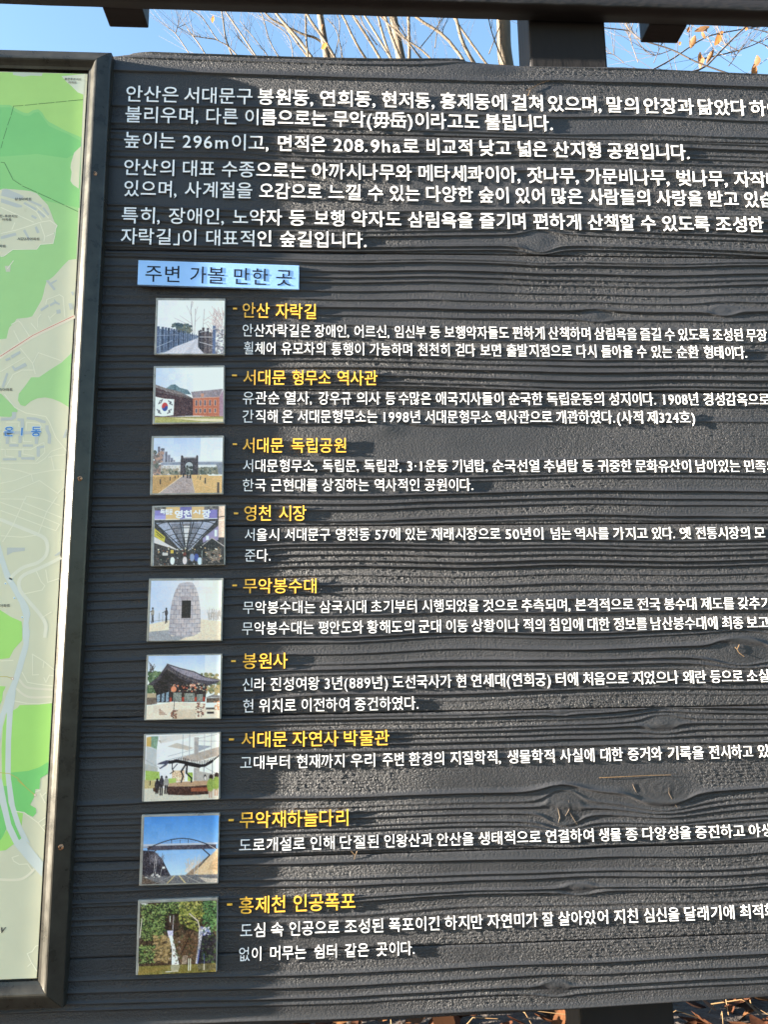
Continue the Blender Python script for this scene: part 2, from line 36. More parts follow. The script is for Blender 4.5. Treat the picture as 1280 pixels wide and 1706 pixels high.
MAP = {"PO":[[[160,200,140],1,[[-483.4,796.3],[-360.6,797.1],[-356.9,516.3],[-367.1,514.4],[-373.8,506.5],[-385.5,490.8],[-394.5,483.0],[-396.4,475.2],[-397.5,466.7],[-399.3,457.3],[-410.4,433.4],[-415.7,431.7],[-430.4,429.8],[-433.8,423.1],[-438.9,418.0],[-440.1,412.9],[-441.7,402.0],[-456.2,400.3]]],[[166,204,126],2,[[-483.4,796.3],[-360.6,797.1],[-359.1,686.1],[-475.6,683.3]]],[[142,197,130],3,[[-479.8,744.9],[-459.5,745.4],[-451.9,740.0],[-440.1,733.9],[-434.3,733.1],[-428.1,737.9],[-420.8,739.9],[-414.8,734.5],[-410.2,726.3],[-405.0,720.9],[-392.4,713.8],[-381.4,707.6],[-371.4,703.2],[-359.7,698.0],[-356.7,591.2],[-414.3,603.4],[-462.9,613.2],[-470.8,613.0]]],[[128,192,124],4,[[-479.6,741.2],[-459.3,741.7],[-451.6,735.4],[-439.8,729.2],[-431.6,729.4],[-426.2,734.2],[-419.8,735.3],[-413.6,727.1],[-404.7,714.4],[-392.1,708.3],[-377.9,702.2],[-360.2,692.5],[-359.4,676.9],[-377.5,665.5],[-418.4,671.0],[-474.4,665.1]]],[[206,204,184],5,[[-359.3,684.2],[-368.2,673.9],[-371.5,658.4],[-371.9,651.1],[-370.0,644.8],[-370.9,631.2],[-367.4,625.9],[-359.0,619.8]]],[[206,210,198],5,[[-391.8,792.4],[-383.9,783.2],[-376.9,776.8],[-368.2,767.6],[-359.7,764.1],[-359.7,797.1]]],[[188,197,186],5,[[-458.9,798.0],[-417.7,797.3],[-419.0,791.6],[-433.8,792.1],[-443.6,789.9],[-458.5,792.3]]],[[206,204,184],5,[[-470.8,613.0],[-460.8,617.7],[-445.6,617.1],[-423.0,614.9],[-414.8,611.5],[-399.4,594.8],[-394.8,584.2],[-389.2,570.2],[-384.9,564.9],[-388.3,553.4],[-387.7,543.8],[-389.8,537.6],[-405.6,536.5],[-409.9,529.5],[-441.4,528.1],[-454.1,518.4],[-464.3,518.2]]],[[184,187,188],8,[[-461.2,616.4],[-455.9,617.9],[-432.1,607.4],[-433.6,602.0],[-443.9,602.5],[-462.5,607.5]]],[[184,187,188],8,[[-462.2,603.5],[-441.1,596.4],[-433.0,593.2],[-434.0,590.5],[-440.7,590.3],[-461.8,597.4]]],[[184,187,188],8,[[-430.3,598.6],[-413.3,588.8],[-414.9,586.1],[-432.0,595.9]]],[[184,187,188],8,[[-425.7,602.8],[-406.9,594.3],[-408.0,591.6],[-426.7,600.1]]],[[184,187,188],8,[[-411.3,586.8],[-401.1,578.2],[-403.4,575.5],[-412.4,584.1]]],[[184,187,188],8,[[-404.3,591.7],[-396.4,581.0],[-398.1,578.9],[-406.0,589.6]]],[[184,187,188],8,[[-419.4,579.9],[-412.5,576.0],[-414.2,573.3],[-420.7,577.2]]],[[184,187,188],8,[[-458.5,547.8],[-439.6,553.4],[-438.1,549.4],[-458.1,543.1]]],[[184,187,188],8,[[-427.2,558.3],[-419.6,543.7],[-417.0,540.4],[-422.1,543.7],[-430.1,556.2]]],[[184,187,188],8,[[-412.4,563.2],[-407.6,553.9],[-411.1,552.5],[-414.7,561.2]]],[[184,187,188],8,[[-395.7,484.6],[-392.1,485.3],[-381.8,472.3],[-384.1,470.4]]],[[184,187,188],8,[[-391.8,480.1],[-381.4,486.1],[-380.7,484.1],[-390.5,477.5]]],[[184,187,188],8,[[-400.4,443.6],[-390.7,450.8],[-389.4,447.6],[-399.1,440.4]]],[[184,187,188],8,[[-388.9,450.8],[-382.0,454.8],[-380.7,452.2],[-387.6,447.6]]],[[184,187,188],8,[[-383.4,458.6],[-380.2,454.8],[-374.7,451.6],[-375.8,449.6],[-381.9,452.2]]],[[184,187,188],8,[[-379.5,442.5],[-374.2,443.8],[-373.3,438.0],[-378.4,437.3]]],[[184,187,188],8,[[-364.0,452.4],[-359.8,452.4],[-357.6,444.7],[-361.6,442.7]]],[[184,187,188],8,[[-361.8,468.7],[-358.9,469.3],[-357.4,464.1],[-359.2,463.5]]],[[196,196,180],5,[[-450.8,504.9],[-443.0,505.0],[-443.1,496.4],[-448.4,496.4]]],[[160,200,140],5,[[-356.1,382.4],[-368.9,369.0],[-382.5,359.5],[-396.6,348.7],[-406.5,348.7],[-413.9,336.2],[-420.9,326.2],[-421.4,316.9],[-417.6,310.7],[-412.0,309.2],[-404.6,316.3],[-396.6,320.1],[-387.4,321.3],[-377.9,319.5],[-367.2,315.2],[-356.3,308.4]]],[[160,200,140],5,[[-450.5,326.1],[-443.5,326.1],[-436.1,318.7],[-423.7,306.4],[-420.5,302.7],[-429.9,294.7],[-448.4,295.8]]],[[184,187,188],8,[[-434.7,378.1],[-423.4,385.1],[-422.1,381.9],[-432.7,374.3]]],[[184,187,188],8,[[-441.5,373.6],[-435.2,376.2],[-434.4,373.0],[-440.1,370.5]]],[[184,187,188],8,[[-432.6,363.0],[-430.3,364.2],[-427.8,361.1],[-415.4,368.7],[-412.8,364.3],[-428.1,356.7]]],[[184,187,188],8,[[-443.6,336.0],[-438.5,354.8],[-436.1,353.5],[-440.6,334.2]]],[[184,187,188],8,[[-428.0,301.4],[-422.8,301.4],[-422.3,294.1],[-426.1,290.4],[-441.1,289.7],[-441.3,293.4],[-427.5,294.0]]],[[184,187,188],8,[[-420.5,292.8],[-412.4,292.8],[-411.0,280.6],[-415.7,280.6],[-416.2,289.2],[-420.3,289.8]]],[[184,187,188],8,[[-409.0,294.7],[-397.4,294.1],[-390.3,291.7],[-384.3,289.2],[-384.7,286.1],[-391.2,287.4],[-398.3,290.4],[-408.8,291.6]]],[[184,187,188],8,[[-384.6,283.7],[-380.5,283.7],[-379.6,277.0],[-376.3,270.8],[-376.2,258.6],[-380.3,259.3],[-380.3,269.6],[-384.3,278.2]]],[[184,187,188],8,[[-432.7,275.7],[-402.1,275.7],[-401.8,271.4],[-432.4,271.4]]],[[184,187,188],8,[[-434.0,269.6],[-429.4,269.6],[-429.2,258.6],[-433.3,258.6]]],[[184,187,188],8,[[-417.9,269.6],[-413.2,269.6],[-413.2,259.9],[-417.2,259.9]]],[[184,187,188],8,[[-397.1,269.6],[-392.5,269.6],[-392.4,258.6],[-396.4,258.6]]],[[184,187,188],8,[[-428.7,258.6],[-417.2,258.6],[-416.9,255.0],[-428.4,255.0]]],[[184,187,188],8,[[-411.6,258.0],[-398.7,258.0],[-398.5,255.0],[-411.4,255.0]]],[[184,187,188],8,[[-393.9,255.0],[-384.2,256.8],[-384.0,253.8],[-389.7,252.6],[-389.1,241.7],[-393.1,241.7]]],[[184,187,188],8,[[-416.6,249.5],[-413.1,249.5],[-412.6,241.1],[-416.0,241.1]]],[[184,187,188],8,[[-435.4,239.9],[-418.3,239.9],[-418.1,236.9],[-435.2,236.9]]],[[184,187,188],8,[[-412.6,241.1],[-395.4,241.1],[-395.7,237.4],[-412.4,238.1]]],[[184,187,188],8,[[-358.2,278.2],[-356.4,278.8],[-358.1,267.2],[-361.6,266.6]]],[[184,187,188],8,[[-422.6,123.9],[-400.7,123.7],[-400.4,119.7],[-414.9,118.0],[-422.0,114.0]]],[[184,187,188],8,[[-363.4,113.6],[-355.8,119.3],[-355.6,115.8],[-361.7,112.4]]],[[200,206,208],6,[[-437.7,139.7],[-430.1,125.7],[-427.2,116.4],[-420.4,97.9],[-412.7,82.9],[-401.5,65.7],[-391.6,49.7],[-388.8,40.6],[-390.4,29.3],[-387.7,12.9],[-396.5,13.0],[-396.3,36.2],[-403.0,54.3],[-414.2,72.6],[-422.9,86.4],[-428.4,101.4],[-436.2,116.5]]],[[200,206,208],6,[[-397.0,20.4],[-388.1,20.3],[-388.6,0.1],[-394.5,-27.5],[-400.7,-50.4],[-400.9,-65.7],[-402.4,-75.4],[-402.3,-110.9],[-400.3,-149.2],[-398.5,-164.6],[-404.1,-164.5],[-406.9,-147.0],[-408.7,-110.8],[-409.3,-78.5],[-411.8,-81.7],[-413.9,-98.9],[-414.3,-108.5],[-419.9,-121.2],[-422.1,-89.1],[-416.3,-78.4],[-411.2,-56.8],[-404.7,-39.4],[-398.8,-13.0],[-394.8,3.6]]],[[200,206,208],6,[[-417.9,-151.0],[-409.7,-157.5],[-402.8,-183.8],[-395.9,-207.9],[-385.7,-226.7],[-381.7,-223.5],[-374.3,-231.1],[-355.0,-252.1],[-353.6,-268.4],[-359.6,-265.2],[-373.0,-251.6],[-390.1,-232.7],[-400.8,-213.9],[-409.0,-187.8],[-416.7,-167.8]]],[[200,206,208],6,[[-405.1,-157.6],[-399.2,-157.7],[-393.0,-187.2],[-384.1,-210.2],[-372.2,-231.2],[-382.1,-224.7],[-390.5,-210.1],[-400.2,-183.9]]],[[164,212,122],5,[[-431.6,50.1],[-424.6,44.9],[-411.9,36.8],[-398.8,31.1],[-397.3,20.4],[-396.8,8.1],[-406.0,-2.9],[-410.8,-13.4],[-420.6,-14.4],[-427.2,-14.3]]],[[164,212,122],5,[[-425.0,-46.7],[-412.9,-47.5],[-415.8,-54.5],[-416.2,-64.3],[-422.8,-78.3]]],[[164,212,122],5,[[-394.6,-70.1],[-373.3,-70.0],[-353.2,-68.7],[-353.4,-150.3],[-364.9,-156.4],[-365.3,-169.0],[-398.3,-168.2],[-400.3,-149.2],[-402.3,-110.9],[-402.3,-76.5],[-397.1,-73.3]]],[[164,212,122],5,[[-408.9,-76.4],[-413.0,-95.7],[-412.9,-121.4],[-409.3,-164.4],[-404.1,-164.5],[-406.9,-147.0],[-408.7,-110.8]]],[[126,198,122],5.5,[[-400.3,-149.2],[-379.5,-147.6],[-366.8,-143.6],[-353.6,-137.5],[-353.9,-151.3],[-364.9,-156.4],[-365.3,-169.0],[-398.3,-168.2]]],[[126,198,122],5,[[-399.8,-156.7],[-365.4,-157.5],[-365.5,-165.9],[-370.1,-168.9],[-370.2,-176.3],[-375.1,-186.8],[-368.2,-190.9],[-367.4,-196.2],[-370.9,-200.7],[-381.8,-195.8],[-391.0,-194.0],[-395.4,-184.0]]],[[126,198,122],5,[[-416.7,-167.8],[-408.9,-188.9],[-400.7,-212.9],[-406.4,-226.1],[-412.5,-230.1]]],[[164,212,122],5,[[-412.5,-229.0],[-406.5,-225.1],[-400.3,-213.9],[-391.3,-230.6],[-400.3,-237.6],[-411.9,-238.3]]],[[126,198,122],5,[[-409.8,-156.4],[-405.0,-156.6],[-400.7,-183.9],[-390.5,-210.1],[-383.2,-224.7],[-385.7,-226.7],[-395.9,-207.9],[-402.8,-183.8]]],[[164,212,122],5,[[-391.0,-194.0],[-382.9,-196.3],[-383.6,-210.3],[-387.8,-201.9]]],[[200,130,110],10.5,[[-368.4,-175.8],[-368.8,-176.9],[-369.9,-177.3],[-371.1,-176.8],[-371.6,-175.7],[-371.2,-174.6],[-370.1,-174.2],[-368.9,-174.7]]],[[240,236,226],11,[[-368.9,-175.8],[-369.2,-176.5],[-369.9,-176.8],[-370.7,-176.5],[-371.1,-175.7],[-370.8,-175.0],[-370.1,-174.7],[-369.3,-175.0]]],[[200,130,110],10.5,[[-403.7,-38.3],[-404.1,-39.5],[-405.3,-39.9],[-406.4,-39.4],[-407.0,-38.3],[-406.6,-37.1],[-405.5,-36.6],[-404.3,-37.1]]],[[240,236,226],11,[[-404.3,-38.3],[-404.5,-39.1],[-405.3,-39.4],[-406.1,-39.0],[-406.5,-38.3],[-406.2,-37.5],[-405.4,-37.2],[-404.6,-37.5]]],[[230,238,240],10.5,[[-420.1,78.6],[-420.4,77.6],[-421.4,77.2],[-422.5,77.6],[-423.0,78.7],[-422.6,79.7],[-421.6,80.1],[-420.6,79.7]]],[[70,150,200],11,[[-420.7,78.3],[-420.9,77.7],[-421.5,77.5],[-422.0,77.7],[-422.3,78.3],[-422.1,78.9],[-421.6,79.1],[-421.0,78.9]]],[[230,238,240],10.5,[[-408.1,60.6],[-408.5,59.6],[-409.5,59.2],[-410.5,59.6],[-411.0,60.7],[-410.6,61.7],[-409.7,62.1],[-408.6,61.7]]],[[70,150,200],11,[[-408.8,60.3],[-408.9,59.7],[-409.5,59.5],[-410.0,59.7],[-410.3,60.3],[-410.1,60.9],[-409.6,61.1],[-409.0,60.9]]],[[230,238,240],10.5,[[-396.9,36.5],[-397.3,35.5],[-398.3,35.1],[-399.3,35.5],[-399.8,36.5],[-399.4,37.6],[-398.4,38.0],[-397.4,37.6]]],[[70,150,200],11,[[-397.6,36.2],[-397.7,35.6],[-398.3,35.4],[-398.8,35.6],[-399.1,36.2],[-398.9,36.8],[-398.4,37.0],[-397.8,36.7]]]],"LI":[[[224,221,205],7,1.4,[[-461.3,589.9],[-445.0,582.2],[-417.0,569.2]]],[[224,221,205],7,1.4,[[-458.7,551.7],[-439.8,556.7],[-406.7,569.4],[-394.6,571.6],[-385.1,564.4]]],[[224,221,205],7,1.4,[[-431.4,595.9],[-413.6,584.1],[-406.8,572.1]]],[[224,221,205],7,1.4,[[-407.7,566.7],[-400.6,548.0],[-401.4,541.3]]],[[224,221,205],7,1.4,[[-398.2,548.7],[-389.3,552.9]]],[[224,221,205],7,1.4,[[-414.1,592.2],[-397.3,575.6]]],[[224,221,205],7,1.4,[[-441.7,567.4],[-444.7,558.0]]],[[224,221,205],7,1.4,[[-456.5,518.2],[-452.9,518.7],[-441.6,528.7],[-410.3,529.5],[-405.9,536.6],[-389.1,538.2],[-387.3,549.6],[-386.7,560.3],[-385.1,564.4]]],[[224,221,205],7,1.4,[[-393.7,450.8],[-392.9,457.2],[-376.6,464.6],[-371.6,461.4],[-367.7,432.9]]],[[224,221,205],7,1.4,[[-399.4,436.5],[-402.7,431.3],[-402.5,418.5]]],[[224,221,205],7,1.4,[[-389.2,434.0],[-385.1,425.7]]],[[224,221,205],7,1.4,[[-386.6,431.4],[-379.9,438.6]]],[[224,221,205],7,1.4,[[-411.1,423.5],[-403.5,414.6]]],[[224,221,205],7,1.4,[[-436.4,422.0],[-427.9,427.2],[-424.1,423.4],[-412.4,405.6]]],[[224,221,205],7,1.4,[[-446.9,501.0],[-439.9,512.3]]],[[224,212,198],6,6.5,[[-354.1,433.1],[-409.9,404.0],[-447.0,377.1],[-454.2,371.2]]],[[198,100,80],9,1.0,[[-355.0,434.4],[-394.0,414.2],[-408.0,406.5],[-447.0,377.9],[-454.4,372.9]]],[[224,221,205],7,1.4,[[-423.1,388.9],[-406.0,368.2],[-401.6,353.7]]],[[224,221,205],7,1.4,[[-405.4,368.8],[-399.2,382.7],[-370.3,372.2]]],[[224,221,205],7,1.4,[[-432.9,413.0],[-424.8,397.8]]],[[224,221,205],7,1.4,[[-445.6,356.6],[-416.4,376.3]]],[[224,221,205],7,1.4,[[-438.3,334.8],[-430.1,352.3],[-418.8,358.6],[-403.6,358.7]]],[[224,221,205],7,1.4,[[-438.8,324.9],[-424.9,307.6],[-410.5,300.2],[-384.7,295.4],[-379.6,288.0],[-370.3,267.2],[-356.1,250.1]]],[[224,221,205],7,1.4,[[-438.5,251.4],[-400.6,251.4],[-389.5,258.6],[-385.0,260.5],[-383.1,247.7],[-393.9,235.6]]],[[224,221,205],7,1.4,[[-437.3,233.3],[-391.4,233.2],[-382.6,239.2],[-375.1,248.9],[-361.5,253.8]]],[[224,221,205],7,1.4,[[-436.9,227.3],[-414.9,223.6],[-398.6,218.8],[-370.2,224.1],[-356.4,224.1]]],[[224,221,205],7,1.4,[[-435.5,206.9],[-418.7,210.5],[-398.6,218.8],[-395.7,209.2]]],[[224,221,205],7,1.4,[[-378.1,241.0],[-369.0,243.5],[-357.5,244.1]]],[[224,221,205],7,1.4,[[-374.6,241.0],[-370.2,224.7]]],[[224,221,205],7,1.4,[[-408.6,278.1],[-408.6,287.9],[-392.3,286.1],[-388.5,280.6],[-394.0,276.9]]],[[224,221,205],7,1.4,[[-434.0,287.9],[-417.9,287.9],[-418.1,281.8]]],[[224,221,205],7,1.4,[[-411.0,252.6],[-410.6,245.3],[-397.2,242.9]]],[[224,221,205],7,1.4,[[-433.3,251.4],[-432.8,242.9],[-421.8,241.1]]],[[224,221,205],7,1.4,[[-427.1,269.6],[-426.5,261.1],[-420.7,260.5]]],[[224,221,205],7,1.4,[[-412.1,269.6],[-411.0,261.7],[-401.2,261.7]]],[[224,221,205],7,1.4,[[-434.7,195.0],[-424.5,194.9],[-403.4,203.2],[-387.8,210.3],[-363.9,193.5],[-356.3,201.8]]],[[224,221,205],7,1.4,[[-434.2,186.6],[-404.0,185.9],[-403.1,190.1],[-380.6,185.8],[-360.8,178.0]]],[[224,221,205],7,1.4,[[-433.8,181.9],[-410.6,173.5],[-379.2,161.6],[-359.4,153.2],[-363.5,145.1],[-389.0,154.6],[-413.4,164.1],[-433.1,171.3]]],[[224,221,205],7,1.4,[[-406.6,181.8],[-376.3,169.8],[-356.4,161.5]]],[[224,221,205],7,1.4,[[-404.6,186.5],[-417.2,152.4],[-428.2,131.5]]],[[224,221,205],7,1.4,[[-364.8,188.8],[-376.3,169.8],[-384.8,141.7]]],[[224,221,205],7,1.4,[[-431.0,139.1],[-404.9,137.1],[-388.1,139.4]]],[[224,221,205],7,1.4,[[-384.2,93.0],[-377.8,80.3],[-373.1,75.6],[-376.1,70.0],[-397.1,65.6]]],[[224,221,205],7,1.4,[[-373.1,95.2],[-369.9,79.6],[-355.6,84.1]]],[[224,221,205],7,1.4,[[-374.1,35.9],[-363.3,42.5]]],[[216,214,202],6,5.5,[[-432.3,159.5],[-409.1,150.0],[-385.9,140.5],[-376.5,134.6],[-372.6,125.3],[-374.1,113.7],[-383.7,104.5],[-400.3,98.9],[-410.9,90.9],[-415.1,85.2]]],[[216,214,202],6,5.5,[[-354.8,110.0],[-367.9,103.8],[-383.3,96.4],[-398.6,89.6],[-404.8,81.7],[-402.9,70.2],[-392.0,56.5],[-377.7,40.5],[-369.1,26.8],[-369.4,12.7]]],[[224,221,205],7,1.4,[[-391.0,-194.0],[-381.8,-195.3],[-365.1,-207.1],[-355.0,-217.2]]],[[224,221,205],7,1.4,[[-364.1,-207.1],[-354.8,-201.7]]],[[224,221,205],7,1.4,[[-359.0,-211.4],[-354.3,-209.5]]],[[224,221,205],7,1.4,[[-385.2,-243.6],[-392.4,-245.9],[-390.0,-250.1],[-383.5,-253.8],[-374.0,-253.6],[-368.3,-260.9]]],[[224,221,205],7,1.4,[[-369.4,-172.1],[-364.1,-170.1]]],[[224,221,205],7,1.4,[[-362.6,-178.0],[-357.5,-173.4]]],[[224,221,205],7,1.4,[[-363.9,-174.3],[-357.9,-184.9]]],[[222,216,200],7,3.6,[[-409.8,-269.3],[-392.9,-270.8],[-380.3,-270.1],[-372.2,-265.8],[-366.2,-259.9]]],[[224,221,205],7,1.4,[[-420.5,-16.6],[-406.2,-16.2]]],[[224,221,205],7,1.4,[[-383.6,-8.8],[-368.7,-17.9],[-356.0,-28.1]]],[[224,221,205],7,1.4,[[-383.0,-9.9],[-381.5,-34.3],[-374.4,-33.8]]],[[224,221,205],7,1.4,[[-368.7,-17.9],[-369.4,-25.6]]],[[224,221,205],7,1.4,[[-367.6,-37.8],[-365.0,-43.3],[-361.1,-34.6],[-355.6,-35.8]]],[[224,221,205],7,1.4,[[-394.3,-30.8],[-387.0,-43.0],[-374.8,-45.4],[-354.9,-47.9]]],[[224,221,205],7,1.4,[[-400.9,-65.1],[-386.5,-68.1],[-371.2,-68.9],[-353.8,-67.6]]],[[218,212,198],6,3.2,[[-397.1,-39.5],[-388.8,-48.4],[-375.6,-50.8],[-353.5,-52.3]]],[[218,212,198],6,3.2,[[-399.7,-50.4],[-391.6,-57.1],[-381.5,-61.1],[-354.2,-61.0]]],[[190,176,100],9,0.9,[[-418.0,-148.3],[-401.8,-150.2],[-391.8,-155.7],[-382.7,-165.0]]],[[190,176,100],9,0.9,[[-425.8,-35.5],[-412.6,-35.7],[-406.2,-37.8]]],[[190,176,100],9,0.9,[[-391.7,-157.9],[-370.7,-175.2]]],[[60,92,52],9,0.8,[[-360.2,756.5],[-380.6,753.6]]],[[60,92,52],9,0.8,[[-383.1,753.1],[-396.9,751.2]]],[[60,92,52],9,0.8,[[-399.4,750.8],[-420.5,748.0]]],[[60,92,52],9,0.8,[[-422.9,747.5],[-439.1,745.4]]],[[60,92,52],9,0.8,[[-441.6,745.0],[-454.5,743.5]]],[[60,92,52],9,0.8,[[-454.5,743.7],[-456.9,729.7]]],[[60,92,52],9,0.8,[[-457.5,726.9],[-460.7,713.9]]],[[60,92,52],9,0.8,[[-461.3,710.2],[-465.0,692.7]]],[[60,92,52],9,0.8,[[-465.5,689.0],[-467.3,678.9]]],[[60,92,52],9,0.8,[[-465.8,657.2],[-461.0,656.8]]],[[60,92,52],9,0.8,[[-461.0,656.8],[-448.1,631.4]]],[[60,92,52],9,0.8,[[-448.1,631.4],[-436.4,623.6]]],[[60,92,52],9,0.8,[[-434.7,622.3],[-414.9,613.3]]],[[60,92,52],9,0.8,[[-413.2,612.4],[-395.1,603.8]]],[[60,92,52],9,0.8,[[-393.5,603.0],[-377.0,594.8]]],[[60,92,52],9,0.8,[[-375.3,593.9],[-358.8,585.8]]],[[228,226,212],7,1.2,[[-353.8,-343.6],[-359.3,-344.3],[-362.8,-349.8],[-368.2,-352.0],[-363.4,-361.1],[-355.1,-371.0]]],[[228,226,212],7,1.2,[[-363.3,-362.7],[-366.9,-365.7]]]],"LB":[["삼성아파트",-432.4,602.7,5.4,0],["든-푸르지오",-450.1,577.1,5.2,0],["아파트",-452.2,572.1,5.0,0],["서강2차아파트",-421.7,544.2,5.4,0],["파트",-455.1,533.2,5.2,0],["이아파트",-437.5,331.7,5.2,0],["아파트",-420.0,51.1,5,0],["홍은푸르지오",-375.4,787.7,4.6,0],["아파트",-375.7,782.5,4.6,0],["은",-430.0,275.4,16,1],["1",-413.6,275.2,16,1],["동",-395.7,275.5,16,1],["v",-398.6,-324.8,14,2]]}
TREES = {"SO":[["a",5,[[0.273,0.7098],[0.1925,0.8507],[0.1738,0.9146],[0.1535,0.9961]]],["a",3,[[0.2912,0.7199],[0.2103,0.8493],[0.1711,0.9145],[0.1351,0.985]]],["a",4,[[0.2866,0.6246],[0.1782,0.8522],[0.1163,0.9126],[0.067,0.9618]]],["a",1.6,[[0.2479,0.8265],[0.2287,0.886],[0.2212,0.9264]]],["a",1.2,[[0.2213,0.8556],[0.2412,0.9067],[0.2563,0.9431]]],["b",4.5,[[0.1018,0.7634],[0.103,0.8499],[0.103,0.9142],[0.1029,1.0045]]],["b",4.5,[[0.1333,0.7256],[0.0867,0.8514],[0.0681,0.9129],[0.045,0.9919]]],["b",3.5,[[0.1075,0.7442],[0.0726,0.8529],[0.0574,0.9126],[0.0422,0.9814]]],["b",3,[[0.1208,0.7542],[0.0717,0.8509],[0.0388,0.9119],[0.0133,0.9598]]],["b",3.5,[[0.1075,0.7442],[0.0549,0.8524],[0.0219,0.9113],[-0.0045,0.9694]]],["b",3.2,[[0.0904,0.7631],[0.032,0.8536],[0.006,0.9108],[-0.0223,0.9687]]],["b",2.2,[[0.17,0.7848],[0.1292,0.8507],[0.0943,0.8786],[0.0619,0.9127],[0.031,0.94]]],["b",2,[[0.1567,0.7844],[0.1185,0.8474],[0.0839,0.8963],[0.0709,0.9211]]],["c",4,[[0.0464,0.7235],[-0.0128,0.8542],[-0.0444,0.907],[-0.0666,0.9568]]],["c",3,[[0.0293,0.7422],[-0.0189,0.8579],[-0.0575,0.8815],[-0.1014,0.905],[-0.1193,0.9346]]],["c",4,[[0.0163,0.7419],[-0.0486,0.855],[-0.0927,0.9134],[-0.1108,0.9552]]],["c",2.6,[[-0.0354,0.7694],[-0.0469,0.8551],[-0.0497,0.9149],[-0.0507,0.9676]]],["c",2.6,[[-0.0051,0.7799],[-0.0574,0.8587],[-0.0909,0.9104]]],["c",2.2,[[-0.1172,0.7768],[-0.1597,0.8525],[-0.1703,0.9027],[-0.1752,0.9326]]],["c",1.8,[[-0.0829,0.7777],[-0.1286,0.8535],[-0.1661,0.9128],[-0.1805,0.9324]]],["c",1.4,[[-0.1176,0.8058],[-0.1598,0.8544],[-0.1773,0.8667],[-0.1997,0.9016],[-0.2192,0.9159]]],["c",1.2,[[-0.1773,0.8667],[-0.1963,0.869],[-0.2145,0.8714]]],["c",1.6,[[-0.1734,0.8042],[-0.2003,0.8531],[-0.2209,0.883]]],["c",1.2,[[-0.1947,0.8036],[-0.2225,0.8514],[-0.2378,0.8746],[-0.2467,0.8822]]],["c",1,[[-0.2378,0.8746],[-0.234,0.8905]]],["c",1.2,[[-0.1048,0.8159],[-0.1338,0.8543],[-0.1497,0.8735]]],["c",1.2,[[-0.0831,0.8068],[-0.1095,0.8501],[-0.145,0.8985]]],["c",1.4,[[-0.0571,0.7979],[-0.0965,0.8555],[-0.1101,0.8997],[-0.1174,0.9246]]],["c",1.2,[[-0.0659,0.8171],[-0.0749,0.876],[-0.119,0.9094]]],["c",1.3,[[-0.0224,0.7989],[-0.0049,0.8534],[0.0006,0.8985],[-0.0081,0.9285]]],["c",1.3,[[0.0123,0.7901],[0.0022,0.8586],[-0.0047,0.8883],[-0.0179,0.9079]]],["b",1.2,[[0.103,0.8718],[0.0841,0.9064],[0.0665,0.9261]]],["b",1.1,[[0.1188,0.8624],[0.1512,0.9087],[0.1582,0.9344]]],["a",1.2,[[0.1411,0.8631],[0.1464,0.8984],[0.1582,0.9344]]],["a",1.1,[[0.1655,0.8739],[0.1533,0.8886],[0.1621,0.9142]]],["b",1.2,[[0.0551,0.8653],[0.0351,0.8997],[0.0308,0.9197]]],["d",1.8,[[0.6606,0.8085],[0.5484,0.8466],[0.4996,0.8715],[0.4529,0.8873],[0.4372,0.9011],[0.3971,0.9059],[0.3735,0.9112]]],["d",1.8,[[0.4032,0.8012],[0.4897,0.8498],[0.5524,0.8936],[0.6051,0.9088],[0.6627,0.9211]]],["d",2.4,[[0.5127,0.8043],[0.5521,0.8467],[0.6044,0.9015],[0.6373,0.9306],[0.6765,0.9635]]],["d",1.5,[[0.5447,0.8576],[0.6057,0.8749],[0.6606,0.9003]]],["d",1,[[0.4529,0.8873],[0.434,0.9082],[0.4302,0.9338]]],["d",1,[[0.4996,0.8715],[0.4731,0.8615],[0.4579,0.8681]]],["d",1,[[0.4464,0.8485],[0.4378,0.8827],[0.4328,0.903]]],["d",1,[[0.528,0.8795],[0.5293,0.9062],[0.5338,0.9271]]],["d",1,[[0.6018,0.8737],[0.5798,0.8873],[0.5718,0.9025]]],["d",1,[[0.5854,0.8467],[0.5971,0.8623],[0.6038,0.8748]]],["d",1,[[0.6223,0.8929],[0.6449,0.8843],[0.6575,0.8693]]],["d",1.1,[[0.615,0.9143],[0.6381,0.9099],[0.6608,0.9024]]],["d",1,[[0.5573,0.8969],[0.5632,0.8786],[0.5643,0.8705]]],["d",0.9,[[0.4702,0.8482],[0.4814,0.874],[0.4922,0.8947]]],["d",0.9,[[0.4245,0.8478],[0.4071,0.8614],[0.3887,0.8588]]]],"LO":[[0.5378,0.8973,16,0.1],[0.5155,0.8853,13,0.4],[0.5486,0.9038,11,0],[0.5616,0.9135,24,1.2],[0.5567,0.9113,18,0.9],[0.5824,0.906,24,0.1],[0.5647,0.8746,18,0.1],[0.5439,0.8698,17,0.2],[0.5468,0.8607,20,-0.3],[0.631,0.8664,26,0.2],[0.6259,0.852,22,-0.2],[0.6214,0.9124,11,0.8],[0.5307,0.9125,8,0.1],[0.5103,0.8892,9,0.2],[0.6512,0.9,14,0.2],[-0.1842,0.9062,9,0.2],[-0.0241,0.8977,9,0.3],[-0.018,0.8659,12,0.1],[0.0664,0.9149,8,0.2]]}

# ------------------------------------------------------------------ helpers
def lin(c):
    c = np.asarray(c, float) / 255.0
    return np.where(c <= .04045, c / 12.92, ((c + .055) / 1.055) ** 2.4)

